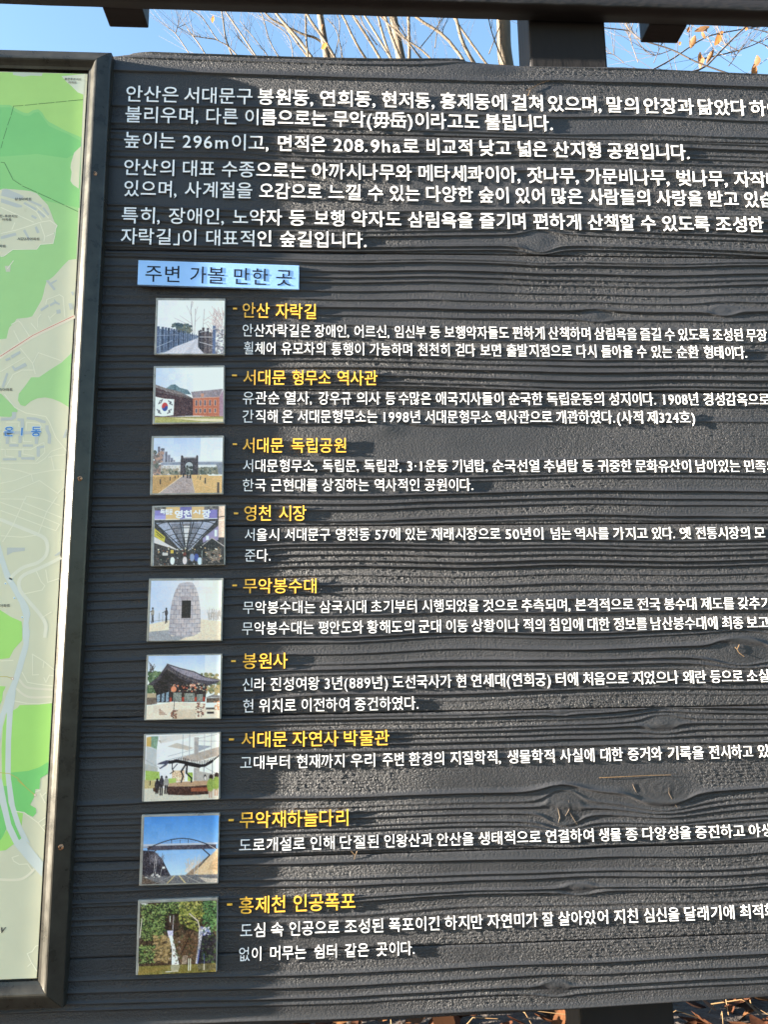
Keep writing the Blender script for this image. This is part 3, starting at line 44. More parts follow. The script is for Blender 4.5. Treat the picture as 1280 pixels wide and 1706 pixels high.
def mat(name, col, rough=.5, metal=0.0, spec=.5, noise=None, bump=None, grit=None, attr=None, coat=0.0, vary=0.0, aniso=(1, 1, 1)):
    m = bpy.data.materials.new(name); m.use_nodes = True
    n = m.node_tree.nodes; l = m.node_tree.links; b = n['Principled BSDF']
    b.inputs['Base Color'].default_value = (*col, 1); b.inputs['Roughness'].default_value = rough
    b.inputs['Metallic'].default_value = metal; b.inputs['Specular IOR Level'].default_value = spec
    b.inputs['Coat Weight'].default_value = coat; b.inputs['Coat Roughness'].default_value = .08
    tc = n.new('ShaderNodeTexCoord'); mp = n.new('ShaderNodeMapping'); mp.inputs['Scale'].default_value = aniso
    l.new(tc.outputs['Object'], mp.inputs[0])
    src = None
    if attr:
        a = n.new('ShaderNodeAttribute'); a.attribute_name = attr; src = a.outputs['Color']
    if noise:
        t = n.new('ShaderNodeTexNoise'); t.inputs['Scale'].default_value = noise[0]; t.inputs['Detail'].default_value = 6
        t.inputs['Roughness'].default_value = .65
        l.new(mp.outputs[0], t.inputs['Vector'])
        r = n.new('ShaderNodeMapRange'); r.inputs[1].default_value = .3; r.inputs[2].default_value = .7
        r.inputs[3].default_value = 1 - noise[1]; r.inputs[4].default_value = 1 + noise[1]
        l.new(t.outputs['Fac'], r.inputs[0])
        x = n.new('ShaderNodeVectorMath'); x.operation = 'SCALE'
        if src: l.new(src, x.inputs[0])
        else: x.inputs[0].default_value = col
        l.new(r.outputs[0], x.inputs['Scale']); src = x.outputs[0]
        rr = n.new('ShaderNodeMapRange'); rr.inputs[3].default_value = max(rough - .12, .03); rr.inputs[4].default_value = min(rough + .12, 1)
        l.new(t.outputs['Fac'], rr.inputs[0]); l.new(rr.outputs[0], b.inputs['Roughness'])
    if vary:
        o = n.new('ShaderNodeObjectInfo'); h = n.new('ShaderNodeHueSaturation')
        r = n.new('ShaderNodeMapRange'); r.inputs[3].default_value = 1 - vary; r.inputs[4].default_value = 1 + vary
        l.new(o.outputs['Random'], r.inputs[0]); l.new(r.outputs[0], h.inputs['Value'])
        if src: l.new(src, h.inputs['Color'])
        else: h.inputs['Color'].default_value = (*col, 1)
        src = h.outputs[0]
    if src: l.new(src, b.inputs['Base Color'])
    if bump:
        prev = None
        for sc, st, dist in bump:
            t = n.new('ShaderNodeTexNoise'); t.inputs['Scale'].default_value = sc; t.inputs['Detail'].default_value = 3
            l.new(mp.outputs[0], t.inputs['Vector'])
            bp = n.new('ShaderNodeBump'); bp.inputs['Strength'].default_value = st; bp.inputs['Distance'].default_value = dist
            if grit:
                ga = n.new('ShaderNodeAttribute'); ga.attribute_name = grit; l.new(ga.outputs['Fac'], bp.inputs['Strength'])
            l.new(t.outputs['Fac'], bp.inputs['Height'])
            if prev: l.new(prev, bp.inputs['Normal'])
            prev = bp.outputs[0]
        l.new(prev, b.inputs['Normal'])
    return m

def mesh(name, v, f, smooth=False):
    me = bpy.data.meshes.new(name)
    v = np.asarray(v, np.float32)
    if isinstance(f, np.ndarray):
        k = f.shape[1]; me.vertices.add(len(v)); me.vertices.foreach_set('co', v.ravel())
        me.loops.add(f.size); me.loops.foreach_set('vertex_index', f.ravel().astype(np.int32))
        me.polygons.add(len(f)); me.polygons.foreach_set('loop_start', np.arange(0, f.size, k, dtype=np.int32))
        me.update(calc_edges=True)
    else:
        me.from_pydata(v.tolist(), [], f)
    if smooth: me.polygons.foreach_set('use_smooth', np.ones(len(me.polygons), bool))
    me.update(); return me

def ob(name, me, m=None, parent=None, loc=(0, 0, 0)):
    """link a mesh built in world coordinates, shifted by loc, under parent"""
    o = bpy.data.objects.new(name, me); COL.objects.link(o)
    if m is not None:
        if me.materials: pass
        else: me.materials.append(m)
    l = Vector(loc)
    if parent is not None:
        o.parent = parent
        q = parent
        while q is not None: l = l - q.location; q = q.parent
    o.location = l
    return o

def tag(o, label=None, cat=None, group=None, kind=None):
    for k, v in (('label', label), ('category', cat), ('group', group), ('kind', kind)):
        if v: o[k] = v
    return o

def empty(name, loc, label, cat, group=None):
    o = bpy.data.objects.new(name, None); COL.objects.link(o); o.location = loc; o.empty_display_size = .1
    return tag(o, label, cat, group)

def bw(X, Y, Z): return (X, -Z, Y + EYE)        # board plane coordinates (right, up, out) -> world

def box(x0, x1, y0, y1, z0, z1, bev=0.0, seg=2):
    bm = bmesh.new(); bmesh.ops.create_cube(bm, size=1)
    for v in bm.verts:
        v.co = (x0 + (v.co.x + .5) * (x1 - x0), y0 + (v.co.y + .5) * (y1 - y0), z0 + (v.co.z + .5) * (z1 - z0))
    if bev: bmesh.ops.bevel(bm, geom=bm.edges[:], offset=bev, segments=seg, affect='EDGES', profile=.6)
    me = bpy.data.meshes.new('box'); bm.to_mesh(me); bm.free(); return me

def tube(pts, rad, n=6, tip=False):
    """tapered tube along pts; returns verts, faces"""
    P = [Vector(p) for p in pts]; V = []; F = []
    up = Vector((.3, .2, .9))
    for i, p in enumerate(P):
        d = (P[min(i + 1, len(P) - 1)] - P[max(i - 1, 0)]).normalized()
        a = d.cross(up).normalized(); b = d.cross(a)
        for k in range(n):
            t = 2 * math.pi * k / n
            V.append(p + (a * math.cos(t) + b * math.sin(t)) * rad[i])
        if i:
            o = (i - 1) * n
            for k in range(n): F.append((o + k, o + (k + 1) % n, o + n + (k + 1) % n, o + n + k))
    F.append(tuple(range(n))[::-1]); F.append(tuple(range((len(P) - 1) * n, len(P) * n)))
    return V, F

def merge(parts):
    V = []; F = []
    for v, f in parts:
        o = len(V); V += [tuple(x) for x in v]; F += [tuple(i + o for i in q) for q in f]
    return V, F

def catmull(pts, k=5):
    P = [Vector(p) for p in pts]; out = []
    Q = [P[0] * 2 - P[1]] + P + [P[-1] * 2 - P[-2]]
    for i in range(len(P) - 1):
        a, b, c, d = Q[i:i + 4]
        for j in range(k):
            t = j / k
            out.append(.5 * ((2 * b) + (c - a) * t + (2 * a - 5 * b + 4 * c - d) * t * t + (3 * b - a - 3 * c + d) * t ** 3))
    out.append(P[-1]); return out

def vnoise(x, y, seed):
    """smooth value noise on arrays"""
    r = np.random.default_rng(seed); T = r.random((64, 64))
    xi = np.floor(x).astype(int); yi = np.floor(y).astype(int); fx = x - xi; fy = y - yi
    fx = fx * fx * (3 - 2 * fx); fy = fy * fy * (3 - 2 * fy)
    g = lambda i, j: T[i % 64, j % 64]
    return (g(xi, yi) * (1 - fx) + g(xi + 1, yi) * fx) * (1 - fy) + (g(xi, yi + 1) * (1 - fx) + g(xi + 1, yi + 1) * fx) * fy - .5

# ------------------------------------------------------------------ materials
M = {}
M['wood'] = mat('black_stained_wood', (.0240, .0240, .0262), .52, spec=.40, noise=(9, .22), grit='grit', bump=[(460, .9, .0019), (1000, .7, .0009)], aniso=(.8, 1, 1))
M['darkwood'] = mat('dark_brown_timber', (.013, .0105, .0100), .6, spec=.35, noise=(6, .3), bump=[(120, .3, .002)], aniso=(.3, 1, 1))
M['post'] = mat('weathered_shade_dark_post', (.0105, .0095, .0098), .7, spec=.2, noise=(5, .3), bump=[(90, .35, .002)], aniso=(1, 1, .2))  # dark base colour stands in for shade under a roof
M['white'] = mat('white_acrylic', (.88, .87, .86), .38, spec=.4, noise=(30, .04))
M['yellow'] = mat('yellow_acrylic', (.82, .45, .055), .38, spec=.4, noise=(30, .05))
M['navy'] = mat('black_acrylic', (.006, .008, .018), .6, spec=.25)
M['blue'] = mat('pale_blue_plate', (.31, .53, .88), .32, spec=.5, noise=(14, .08), bump=[(260, .12, .0004)])
M['print'] = mat('glossy_photo_print', (.8, .8, .8), .28, spec=.4, attr='Col')
M['acrylic'] = mat('dusty_acrylic_edge', (.30, .285, .25), .3, spec=.6, noise=(60, .35))
M['mapprint'] = mat('map_print', (.8, .8, .8), .32, spec=.3, attr='Col', noise=(18, .035))
M['metal'] = mat('weathered_steel_frame', (.040, .038, .032), .30, metal=.45, spec=.35, noise=(40, .35), bump=[(300, .12, .0005)])
M['gasket'] = mat('grimy_gasket', (.10, .09, .08), .6, noise=(50, .4))
M['screw'] = mat('rusty_screw', (.42, .22, .12), .4, metal=.7, noise=(300, .5))
M['dark'] = mat('dark_recess', (.02, .015, .012), .8)
M['straw'] = mat('dry_straw', (.15, .088, .034), .7, vary=.25)
M['crack'] = mat('bare_wood_crack', (.07, .05, .032), .7)
M['bark'] = mat('pale_bark', (.056, .042, .026), .85, noise=(14, .4), bump=[(60, .6, .01)], aniso=(1, 1, .3))
M['twig'] = mat('grey_twig', (.05, .038, .030), .8, noise=(30, .3))
M['leaf'] = mat('dry_tree_leaf', (.17, .088, .036), .7, vary=.3, noise=(60, .3))
_n = M['leaf'].node_tree.nodes; _l = M['leaf'].node_tree.links; _t = _n.new('ShaderNodeBsdfTranslucent'); _t.inputs[0].default_value = (.30, .13, .04, 1)
_m = _n.new('ShaderNodeMixShader'); _m.inputs[0].default_value = .45; _l.new(_n['Principled BSDF'].outputs[0], _m.inputs[1]); _l.new(_t.outputs[0], _m.inputs[2]); _l.new(_m.outputs[0], _n['Material Output'].inputs[0])
M['litter'] = mat('leaf_litter', (.2, .1, .05), .8, spec=.08, attr='Col', noise=(70, .35))
M['fallen'] = mat('fallen_leaf', (.042, .016, .0055), .8, spec=.08, vary=.55, noise=(60, .35))
M['soil'] = mat('forest_soil', (.03, .020, .014), .95, noise=(3, .5), bump=[(25, .8, .03)])

# ------------------------------------------------------------------ ground
gx = np.linspace(-1, 1, 81); gx = np.sign(gx) * np.abs(gx) ** 2.4 * 300
GX, GY = np.meshgrid(gx, gx, indexing='ij')
def ground_z(x, y): return .06 * vnoise(x * .9, y * .9, 3) * 1.0 + .02 * vnoise(x * 4, y * 4, 5)
GZ = ground_z(GX, GY)
v = np.stack([GX, GY, GZ], -1).reshape(-1, 3); n = 81
i = np.arange((n - 1) * (n - 1)); a = (i // (n - 1)) * n + i % (n - 1)
tag(ob('ground', mesh('ground', v, np.stack([a, a + n, a + n + 1, a + 1], 1), True), M['soil']), kind='structure')

# ------------------------------------------------------------------ carved wooden board
sign = empty('sign_board', (.15, 0, EYE - .44), 'black carved timber board of white and yellow Korean lettering, right of the map', 'sign')
KN = np.array(DATA['KN'], float) / 1000.0
# plank seams (right-hand heights, metres above eye level), top edge outline, bottom edge outline
TOPX = [-1.2, -.332, -.273, -.075, .065, .172, .207, .27, .424, .534, .645, .95]
TOPY = [.842, .840, .8495, .8475, .8485, .852, .846, .8425, .8465, .843, .8405, .842]
SEAM = [.7205, .5370, .3360, .1515, -.0885, -.2570, -.3640]
NAMES = 'ABCDEFGH'
xs = np.concatenate([np.arange(-1.2, -.362, .03), np.arange(-.36, .70, .0019), np.arange(.70, .951, .008)])

def warp(X, Y, seed):
    V = Y + .0120 * vnoise(X * 2.5 + 7, Y * 5, seed) + .0060 * vnoise(X * 6.5, Y * 12, seed + 1) + .0008 * vnoise(X * 18, Y * 34, seed + 2)
    inner = np.zeros_like(X)
    for kx, ky, rx, ry in KN:
        dx = (X - kx) / rx; dy = (Y - ky) / ry; r2 = dx * dx + dy * dy
        s = np.where(r2 > 1, 1 / np.maximum(r2, 1e-6), 1.0)
        # the grain flows round the knot
        V = V - (Y - ky) * s * np.exp(-np.maximum(np.sqrt(r2) - 1, 0) * .35) * .72
        inner = np.maximum(inner, .7 * np.clip(1.6 - np.sqrt(r2), 0, .9) / .9)
    return V, inner

def relief(X, Y, name, yt, yb, seed):
    V, knot = warp(X, Y, seed)
    H = np.zeros_like(X); ridge = np.zeros_like(X)
    r = np.random.default_rng(seed + 50)
    ys = np.array(DATA['RID'][name]) / 1000.0
    for q, y0 in enumerate(ys):
        gap = min(abs(y0 - ys[q - 1]) if q else .03, abs(ys[q + 1] - y0) if q + 1 < len(ys) else .03)
        w = r.uniform(.35, .65) * np.clip(gap, .006, .026)
        h = r.uniform(.8, 1.6) * .0015 + .026 * w
        amp = np.clip(.85 + .8 * vnoise(X * 2.2 + q * 3.3, Y * 2 + q, seed + 9), .3, 1.2)
        d = V - y0
        bmp = np.where(d >= 0, np.clip(1 - d / w, 0, 1) ** 1.15, np.clip(1 + d / .0011, 0, 1))
        cap = np.exp(-((d - .0008) / .0008) ** 2) * .50
        H = np.maximum(H, h * amp * (bmp + cap)); ridge = np.maximum(ridge, bmp * amp)
    rough = np.clip(1 - 1.15 * ridge, 0, 1) * (1 - knot) * np.clip(.75 + 1.5 * vnoise(X * 6, Y * 11, seed + 20), .2, 1.3)
    g = r.standard_normal(X.shape)
    g = (g + np.roll(g, 1, 0) * .6 + np.roll(g, 1, 1) * .5) / 1.3
    V2 = V * 1.0
    H = H + .00016 * np.sin(V2 * 1650 + 5 * vnoise(X * 5, Y * 30, seed + 40)) * rough      # fine grain between the ridges
    H = H + rough * g * .00014
    H = H + .0007 * vnoise(X * 7, Y * 17, seed + 30) + .00018 * vnoise(X * 20, Y * 90, seed + 31) * (1 - knot)
    # knots: a low dome with faint rings
    for kx, ky, rx, ry in KN:
        rr = np.sqrt(((X - kx) / rx) ** 2 + ((Y - ky) / ry) ** 2)
        H = H * (1 - .7 * np.clip(1.5 - rr, 0, .9) / .9) + .0006 * np.clip(1.4 - rr, 0, 1.4) ** 1.3 + .00010 * np.cos(rr * 21) * np.clip(1.3 - rr, 0, 1)
    H = np.where(H > .0026, .0026 + (H - .0026) * .4, H)
    return H - .0021, np.clip(.12 + .95 * rough, 0, 1)

for pi, nm in enumerate(NAMES):
    top = np.interp(xs, TOPX, TOPY) if pi == 0 else np.full_like(xs, SEAM[pi - 1]) - .0004
    bot = np.interp(xs, [-1.2, .054, .268, .52, .95], [-.4455, -.4455, -.4425, -.436, -.432]) if pi == 7 else np.full_like(xs, SEAM[pi]) + .0004
    if pi: top = top + .0006 * vnoise(xs * 9, xs * 0 + pi, 77)
    if pi < 7: bot = bot + .0006 * vnoise(xs * 9, xs * 0 + pi + 1, 77)
    ny = int(np.mean(top - bot) / .00105)
    t = np.linspace(0, 1, ny)
    X = np.repeat(xs[:, None], ny, 1); Y = top[:, None] + (bot - top)[:, None] * t[None]
    Z, G = relief(X, Y, nm, top, bot, 100 + 13 * pi)
    dt = top[:, None] - Y; db = Y - bot[:, None]
    et = .011 if pi == 0 else .0016; eb = .006 if pi == 7 else .0016
    Z -= (et * .75) * (1 - np.sqrt(1 - (1 - np.clip(dt / et, 0, 1)) ** 2)); Z -= (eb * .75) * (1 - np.sqrt(1 - (1 - np.clip(db / eb, 0, 1)) ** 2))
    nx = len(xs)
    front = np.stack([X, -Z, Y + EYE], -1).reshape(-1, 3)
    i = np.arange((nx - 1) * (ny - 1)); a = (i // (ny - 1)) * ny + i % (ny - 1)
    F = np.stack([a, a + 1, a + ny + 1, a + ny], 1)
    # sides and back
    bt = np.stack([xs, np.full(nx, .034), top + EYE], -1); bb = np.stack([xs, np.full(nx, .034), bot + EYE], -1)
    o1 = nx * ny; o2 = o1 + nx; k = np.arange(nx - 1)
    F = np.concatenate([F, np.stack([o1 + k, k * ny, (k + 1) * ny, o1 + k + 1], 1),
                        np.stack([k * ny + ny - 1, o2 + k, o2 + k + 1, (k + 1) * ny + ny - 1], 1),
                        np.stack([o1 + k + 1, o2 + k + 1, o2 + k, o1 + k], 1)])
    me = mesh('plank', np.concatenate([front, bt, bb]), F, True)
    ga = me.attributes.new('grit', 'FLOAT', 'POINT'); ga.data.foreach_set('value', np.concatenate([G.ravel(), np.full(2 * nx, .5)]).astype(np.float32))
    pl = ob('plank', me, M['wood'], sign)
    if pi == 5:      # drying cracks in the knots, bare wood showing
        for c in [[[267.9, -204.1], [270.5, -212.8], [271.7, -219.9], [269.0, -227.0]], [[284.2, -200.2], [283.5, -211.6], [278.6, -218.7]], [[284.9, -215.3], [289.0, -222.5], [293.3, -229.0]], [[413.9, -188.1], [413.4, -194.6], [418.1, -204.2], [422.9, -212.2]], [[367.0, -181.9], [369.6, -188.5], [371.6, -192.9]]]:
            pts = [bw(x / 1e3, y / 1e3, -.0014) for x, y in c]
            V_, F_ = tube(pts, [.0002] + [.00045] * (len(pts) - 2) + [.0002], 5)
            ob('crack', mesh('crack', V_, F_), M['crack'], pl)

# ------------------------------------------------------------------ raised letters
def glyph_meshes(chars, off, ext):
    """one mesh per character: all are set in one text block, a row each, and cut apart again"""
    cs = sorted(chars)
    cu = bpy.data.curves.new('glyph', 'FONT'); cu.body = '\n'.join(cs); cu.size = 1.0; cu.offset = off; cu.extrude = ext
    cu.resolution_u = 3; cu.fill_mode = 'BOTH'; cu.space_line = 3.0
    o = bpy.data.objects.new('glyph', cu); COL.objects.link(o)
    dg = bpy.context.evaluated_depsgraph_get(); dg.update()
    me = bpy.data.meshes.new_from_object(o.evaluated_get(dg), depsgraph=dg)
    n = len(me.vertices); co = np.empty(n * 3, np.float32); me.vertices.foreach_get('co', co); co = co.reshape(-1, 3)
    polys = [tuple(p.vertices) for p in me.polygons]
    bpy.data.objects.remove(o); bpy.data.curves.remove(cu); bpy.data.meshes.remove(me)
    order = np.argsort(-co[:, 1]); ys = co[order, 1]; cuts = np.where(ys[:-1] - ys[1:] > 1.2)[0] + 1
    row = np.empty(n, int)
    groups = np.split(order, cuts)
    assert len(groups) == len(cs), (len(groups), len(cs))
    idx = np.empty(n, int)
    for k, g in enumerate(groups): row[g] = k; idx[g] = np.arange(len(g))
    pitch = None; out = {}
    fs = [[] for _ in cs]
    for p in polys: fs[row[p[0]]].append(tuple(int(idx[i]) for i in p))
    # baseline pitch: rows are equally spaced, so measure it on the first and last row through their own glyph heights
    base = {}
    for k, c in enumerate(cs):
        base[k] = -k * 3.0
    for k, c in enumerate(cs):
        q = co[groups[k]].copy(); x0 = q[:, 0].min(); ww = float(q[:, 0].max() - x0)
        q = np.stack([q[:, 0] - x0, -q[:, 2], q[:, 1] - base[k]], -1)
        m_ = mesh('glyph', q, fs[k]); out[c] = (m_, ww)
    return out

def units(c):
    o = ord(c)
    if 0xAC00 <= o <= 0xD7A3 or 0x4e00 <= o <= 0x9fff: return 1.0
    return {'m': .95, 'h': .62, 'a': .6, ',': .32, '.': .32, '(': .42, ')': .42, '\u00b7': .36, '-': .5, '\u300d': .5}.get(c, .6)

chars = {c for t in DATA['T'] for w in t[4] for c in w[0]} | set('주변가볼만한곳')
GL = glyph_meshes(chars, .003, .5)
zs = np.array([v.co.z for v in GL['한'][0].vertices]); ZC = (zs.min() + zs.max()) / 2; ZH = zs.max() - zs.min()
GD = glyph_meshes({c for t in DATA['T'] if t[0] == 'd' for w in t[4] for c in w[0]}, -.004, .5)
STYLE = {'p': ('paragraph_letter', 'white', .0008), 'h': ('heading_letter', 'yellow', .0009), 'd': ('description_letter', 'white', .0007)}
todo = {'p': [], 'h': [], 'd': []}
for st, c0, c1, h, words in DATA['T']:
    for txt, x, al in words:
        cx = x
        for ch in txt:
            u = units(ch); me, ww = (GD if st == 'd' else GL)[ch]
            cell = u * al
            yc = c0 + c1 * cx
            sz = h / ZH / 1000.0 * 1.0
            if u == 1.0: sx = al / .92 / 1000.0; gap = (cell - ww * sx * 1000) / 2
            else:
                sx = al / .92 / 1000.0
                if ww * sx * 1000 > cell * .92: sx = cell * .92 / ww / 1000.0
                gap = (cell - ww * sx * 1000) / 2 if ch not in ',.' else cell * .12
            todo[st].append((ch, (cx + gap) / 1e3, yc / 1e3, sx, sz))
            cx += cell
seen_mats = {}
def letter(name, ch, X, Yc, sx, sz, mkey, thick, parent, back=-.0003, front=.0030):
    key = (ch, mkey, name)
    if key not in seen_mats:
        me = (GD if name == 'description_letter' else GL)[ch][0].copy(); me.materials.clear(); me.materials.append(M[mkey]); seen_mats[key] = me
    th = front - back
    o = ob(name, seen_mats[key], None, parent, bw(X, Yc - ZC * sz, back + th / 2))
    o.scale = (sx, th, sz); return o
for st, (nm, mk, fr) in STYLE.items():
    lst = sorted(todo[st], key=lambda q: q[2])          # the lower lines are nearest the eye and show largest
    for q in lst[:300]: letter(nm, *q, mk, None, sign, front=fr)
    if len(lst) > 300:
        VV = []; FF = []; o = 0
        for ch, X, Yc, sx, sz in lst[300:]:
            me = GD[ch][0]; n = len(me.vertices); co = np.empty(n * 3, np.float32); me.vertices.foreach_get('co', co); co = co.reshape(-1, 3).copy()
            th = fr + .0003
            co = co * (sx, th, sz) + np.array(bw(X, Yc - ZC * sz, -.0003 + th / 2)); VV.append(co)
            FF += [tuple(i + o for i in p.vertices) for p in me.polygons]; o += n
        tag(ob(nm, mesh(nm, np.concatenate(VV), FF), M[mk], sign), kind='stuff')
for x0, x1, yc in DATA['D']:
    ob('heading_dash', box(x0 / 1e3, x1 / 1e3, -.0013, .0004, yc / 1e3 - .0011 + EYE, yc / 1e3 + .0011 + EYE), M['yellow'], sign)

# ------------------------------------------------------------------ pale blue title plate
tp = empty('title_plate', bw(-.1655, .480, 0), 'pale blue title plate with black Korean lettering above the column of photographs', 'plate')
me = box(-.2744, -.0571, -.0026, .0020, .4799 + EYE, .5155 + EYE, .0006, 2)
ob('plate', me, M['blue'], tp)
for ch, x0, x1 in (('주', -264.4, -238.8), ('변', -233, -210), ('가', -192.8, -168), ('볼', -164.5, -138.5), ('만', -123, -99.5), ('한', -94, -69), ('곳', -0, 0)):
    pass
for ch, xc in zip('주변가볼만한곳', (-251.5, -222.6, -179.2, -151.5, -111.2, -82.6, 0)):
    pass
TX = [["주", -264.3, -242.6], ["변", -238.2, -218.9], ["가", -204.7, -183.4], ["볼", -181.0, -159.1], ["만", -145.9, -125.3], ["한", -121.2, -99.8], ["곳", -88.8, -67.1]]
for ch, x0, x1 in TX:
    me_, ww = GL[ch]
    letter('title_letter', ch, x0 / 1e3, .4970, (x1 - x0) / 1e3 / ww, .0238 / ZH, 'navy', None, tp, back=.0023, front=.0028)

tp.rotation_euler = (0, 0, math.radians(2.5)); tp.location.y -= .0036      # plate turned away from the sun so its lit part stays dimmer

# ------------------------------------------------------------------ photo plaques: prints painted pixel by pixel as vertex colours
class Pic:
    W, Hh, N = 128, 110, 3
    def __init__(s, x0, y0, x1, y1, base, seed=1):
        s.b = (x0, y0, x1, y1); w = s.W * s.N; h = s.Hh * s.N
        s.X, s.Y = np.meshgrid(x0 + (np.arange(w) + .5) / w * (x1 - x0), y0 + (np.arange(h) + .5) / h * (y1 - y0))
        s.A = np.zeros((h, w, 3)) + np.array(base, float); s.r = np.random.default_rng(seed)
    def put(s, m, c, a=1.0): s.A[m] = s.A[m] * (1 - a) + np.array(c, float) * a
    def grad(s, c0, c1, y0, y1, ax=1, a=1.0):
        t = np.clip(((s.Y if ax else s.X) - y0) / (y1 - y0), 0, 1)[..., None]
        inside = ((s.Y if ax else s.X) >= y0) if a < 1 else np.ones(s.X.shape, bool)
        g = np.array(c0, float) * (1 - t) + np.array(c1, float) * t
        s.A = np.where(inside[..., None], s.A * (1 - a) + g * a, s.A)
    def pm(s, pts):
        m = np.zeros(s.X.shape, bool); n = len(pts)
        for i in range(n):
            (xa, ya), (xb, yb) = pts[i], pts[(i + 1) % n]
            if ya == yb: continue
            m ^= ((s.Y > ya) != (s.Y > yb)) & (s.X < (xb - xa) * (s.Y - ya) / (yb - ya) + xa)
        return m
    def poly(s, c, *pts, a=1.0, n=0):
        m = s.pm(pts); s.put(m, c, a)
        if n: s.A[m] += s.speck(4)[m][:, None] * n
    def rect(s, c, x0, y0, x1, y1, a=1.0, n=0):
        m = (s.X >= x0) & (s.X < x1) & (s.Y >= y0) & (s.Y < y1); s.put(m, c, a)
        if n: s.A[m] += s.speck(4)[m][:, None] * n
    def ell(s, c, x, y, rx, ry, a=1.0): s.put(((s.X - x) / rx) ** 2 + ((s.Y - y) / ry) ** 2 < 1, c, a)
    def line(s, c, w, *pts, a=1.0):
        for (xa, ya), (xb, yb) in zip(pts[:-1], pts[1:]):
            L = (xb - xa) ** 2 + (yb - ya) ** 2 + 1e-9
            t = np.clip(((s.X - xa) * (xb - xa) + (s.Y - ya) * (yb - ya)) / L, 0, 1)
            s.put((s.X - xa - t * (xb - xa)) ** 2 + (s.Y - ya - t * (yb - ya)) ** 2 < (w / 2) ** 2, c, a)
    def speck(s, k):
        g = s.r.standard_normal((s.A.shape[0] // k + 1, s.A.shape[1] // k + 1))
        return np.kron(g, np.ones((k, k)))[:s.A.shape[0], :s.A.shape[1]]
    def blobs(s, cols, n, x0, y0, x1, y1, r0, r1, a=1.0, mask=None):
        for _ in range(n):
            x = s.r.uniform(x0, x1); y = s.r.uniform(y0, y1); r = s.r.uniform(r0, r1)
            if mask is not None and not mask(x, y): continue
            s.ell(cols[s.r.integers(len(cols))], x, y, r, r * s.r.uniform(.5, 1), a)
    def twigs(s, c, n, x0, y0, x1, y1, l, w, ang=(60, 120), a=1.0):
        for _ in range(n):
            x = s.r.uniform(x0, x1); y = s.r.uniform(y0, y1); t = math.radians(s.r.uniform(*ang)); q = s.r.uniform(.4, 1) * l
            s.line(c, w, (x, y), (x + math.cos(t) * q, y - math.sin(t) * q), a=a)
    def out(s):
        k = np.clip((205 - s.A.max(2)) / 90, .12, 1)          # printed detail: strong in the subjects, faint in the skies
        s.A += (k * (s.speck(2) * 8 + s.speck(4) * 9 + s.speck(7) * 7 + s.speck(15) * 5) + s.r.standard_normal(k.shape) * 3 + s.speck(37) * 2)[..., None]
        s.A += s.speck(8)[..., None] * np.array((2.5, 0, -2.5))
        s.A = 132 + (s.A - 132) * 1.14
        m = s.A.mean(2, keepdims=True); s.A = m + (s.A - m) * .84 + 4
        A = s.A.reshape(s.Hh, s.N, s.W, s.N, 3).mean((1, 3))
        return np.clip(A, 8, 240)

def pic_boardwalk():
    p = Pic(300, 135, 1088, 775, (222, 226, 232), 1); p.grad((208, 216, 230), (236, 230, 224), 300, 1088, 0)
    g = (158, 154, 160)
    p.line(g, 9, (700, 150), (690, 260), (720, 530)); p.line(g, 7, (745, 240), (742, 530)); p.line(g, 6, (850, 240), (838, 460))
    for a, b in (((700, 330), (640, 200)), ((710, 420), (560, 320)), ((715, 450), (500, 350)), ((742, 400), (800, 330)), ((742, 330), (770, 210)), ((690, 250), (720, 150)), ((845, 380), (930, 320)), ((842, 420), (900, 390))): p.line(g, 3.5, a, b)
    p.twigs((178, 160, 164), 90, 950, 300, 1088, 560, 130, 4, (60, 150))
    p.blobs([(150, 150, 160), (196, 194, 204), (120, 118, 130)], 150, 960, 480, 1088, 775, 6, 18)
    p.blobs([(70, 88, 96), (92, 104, 100), (110, 112, 96)], 60, 480, 425, 700, 530, 10, 34)
    p.poly((112, 128, 156), (300, 470), (430, 500), (700, 540), (785, 560), (780, 590), (400, 760), (300, 775), n=14)
    for i in range(16):
        t = i / 15; x = 320 + 440 * t ** .8; w = 15 * (1 - t) + 4
        p.rect((62, 74, 100) if i % 2 else (84, 98, 130), x - w, 450 + 90 * t, x + w * .6, 768 - 170 * t)
    p.line((176, 184, 200), 5, (300, 700), (480, 620)); p.line((170, 180, 200), 4, (300, 560), (560, 550))
    p.poly((194, 196, 210), (400, 770), (500, 700), (780, 588), (800, 700), (860, 775), n=7)
    p.poly((172, 174, 190), (620, 775), (760, 600), (780, 590), (700, 775), a=.5)
    p.poly((108, 98, 100), (785, 500), (950, 520), (960, 775), (860, 775), (790, 700), n=22)
    for x, y0, y1, w, c in ((795, 500, 700, 10, (70, 66, 74)), (812, 490, 720, 9, (60, 58, 68)), (842, 462, 745, 14, (70, 62, 66)), (896, 466, 775, 14, (80, 72, 78)), (970, 440, 775, 18, (92, 108, 146))): p.rect(c, x - w, y0, x + w, y1)
    for a, b in (((800, 520), (1088, 450)), ((800, 575), (960, 575)), ((800, 635), (960, 680))): p.line((188, 186, 194), 7, a, b)
    return p
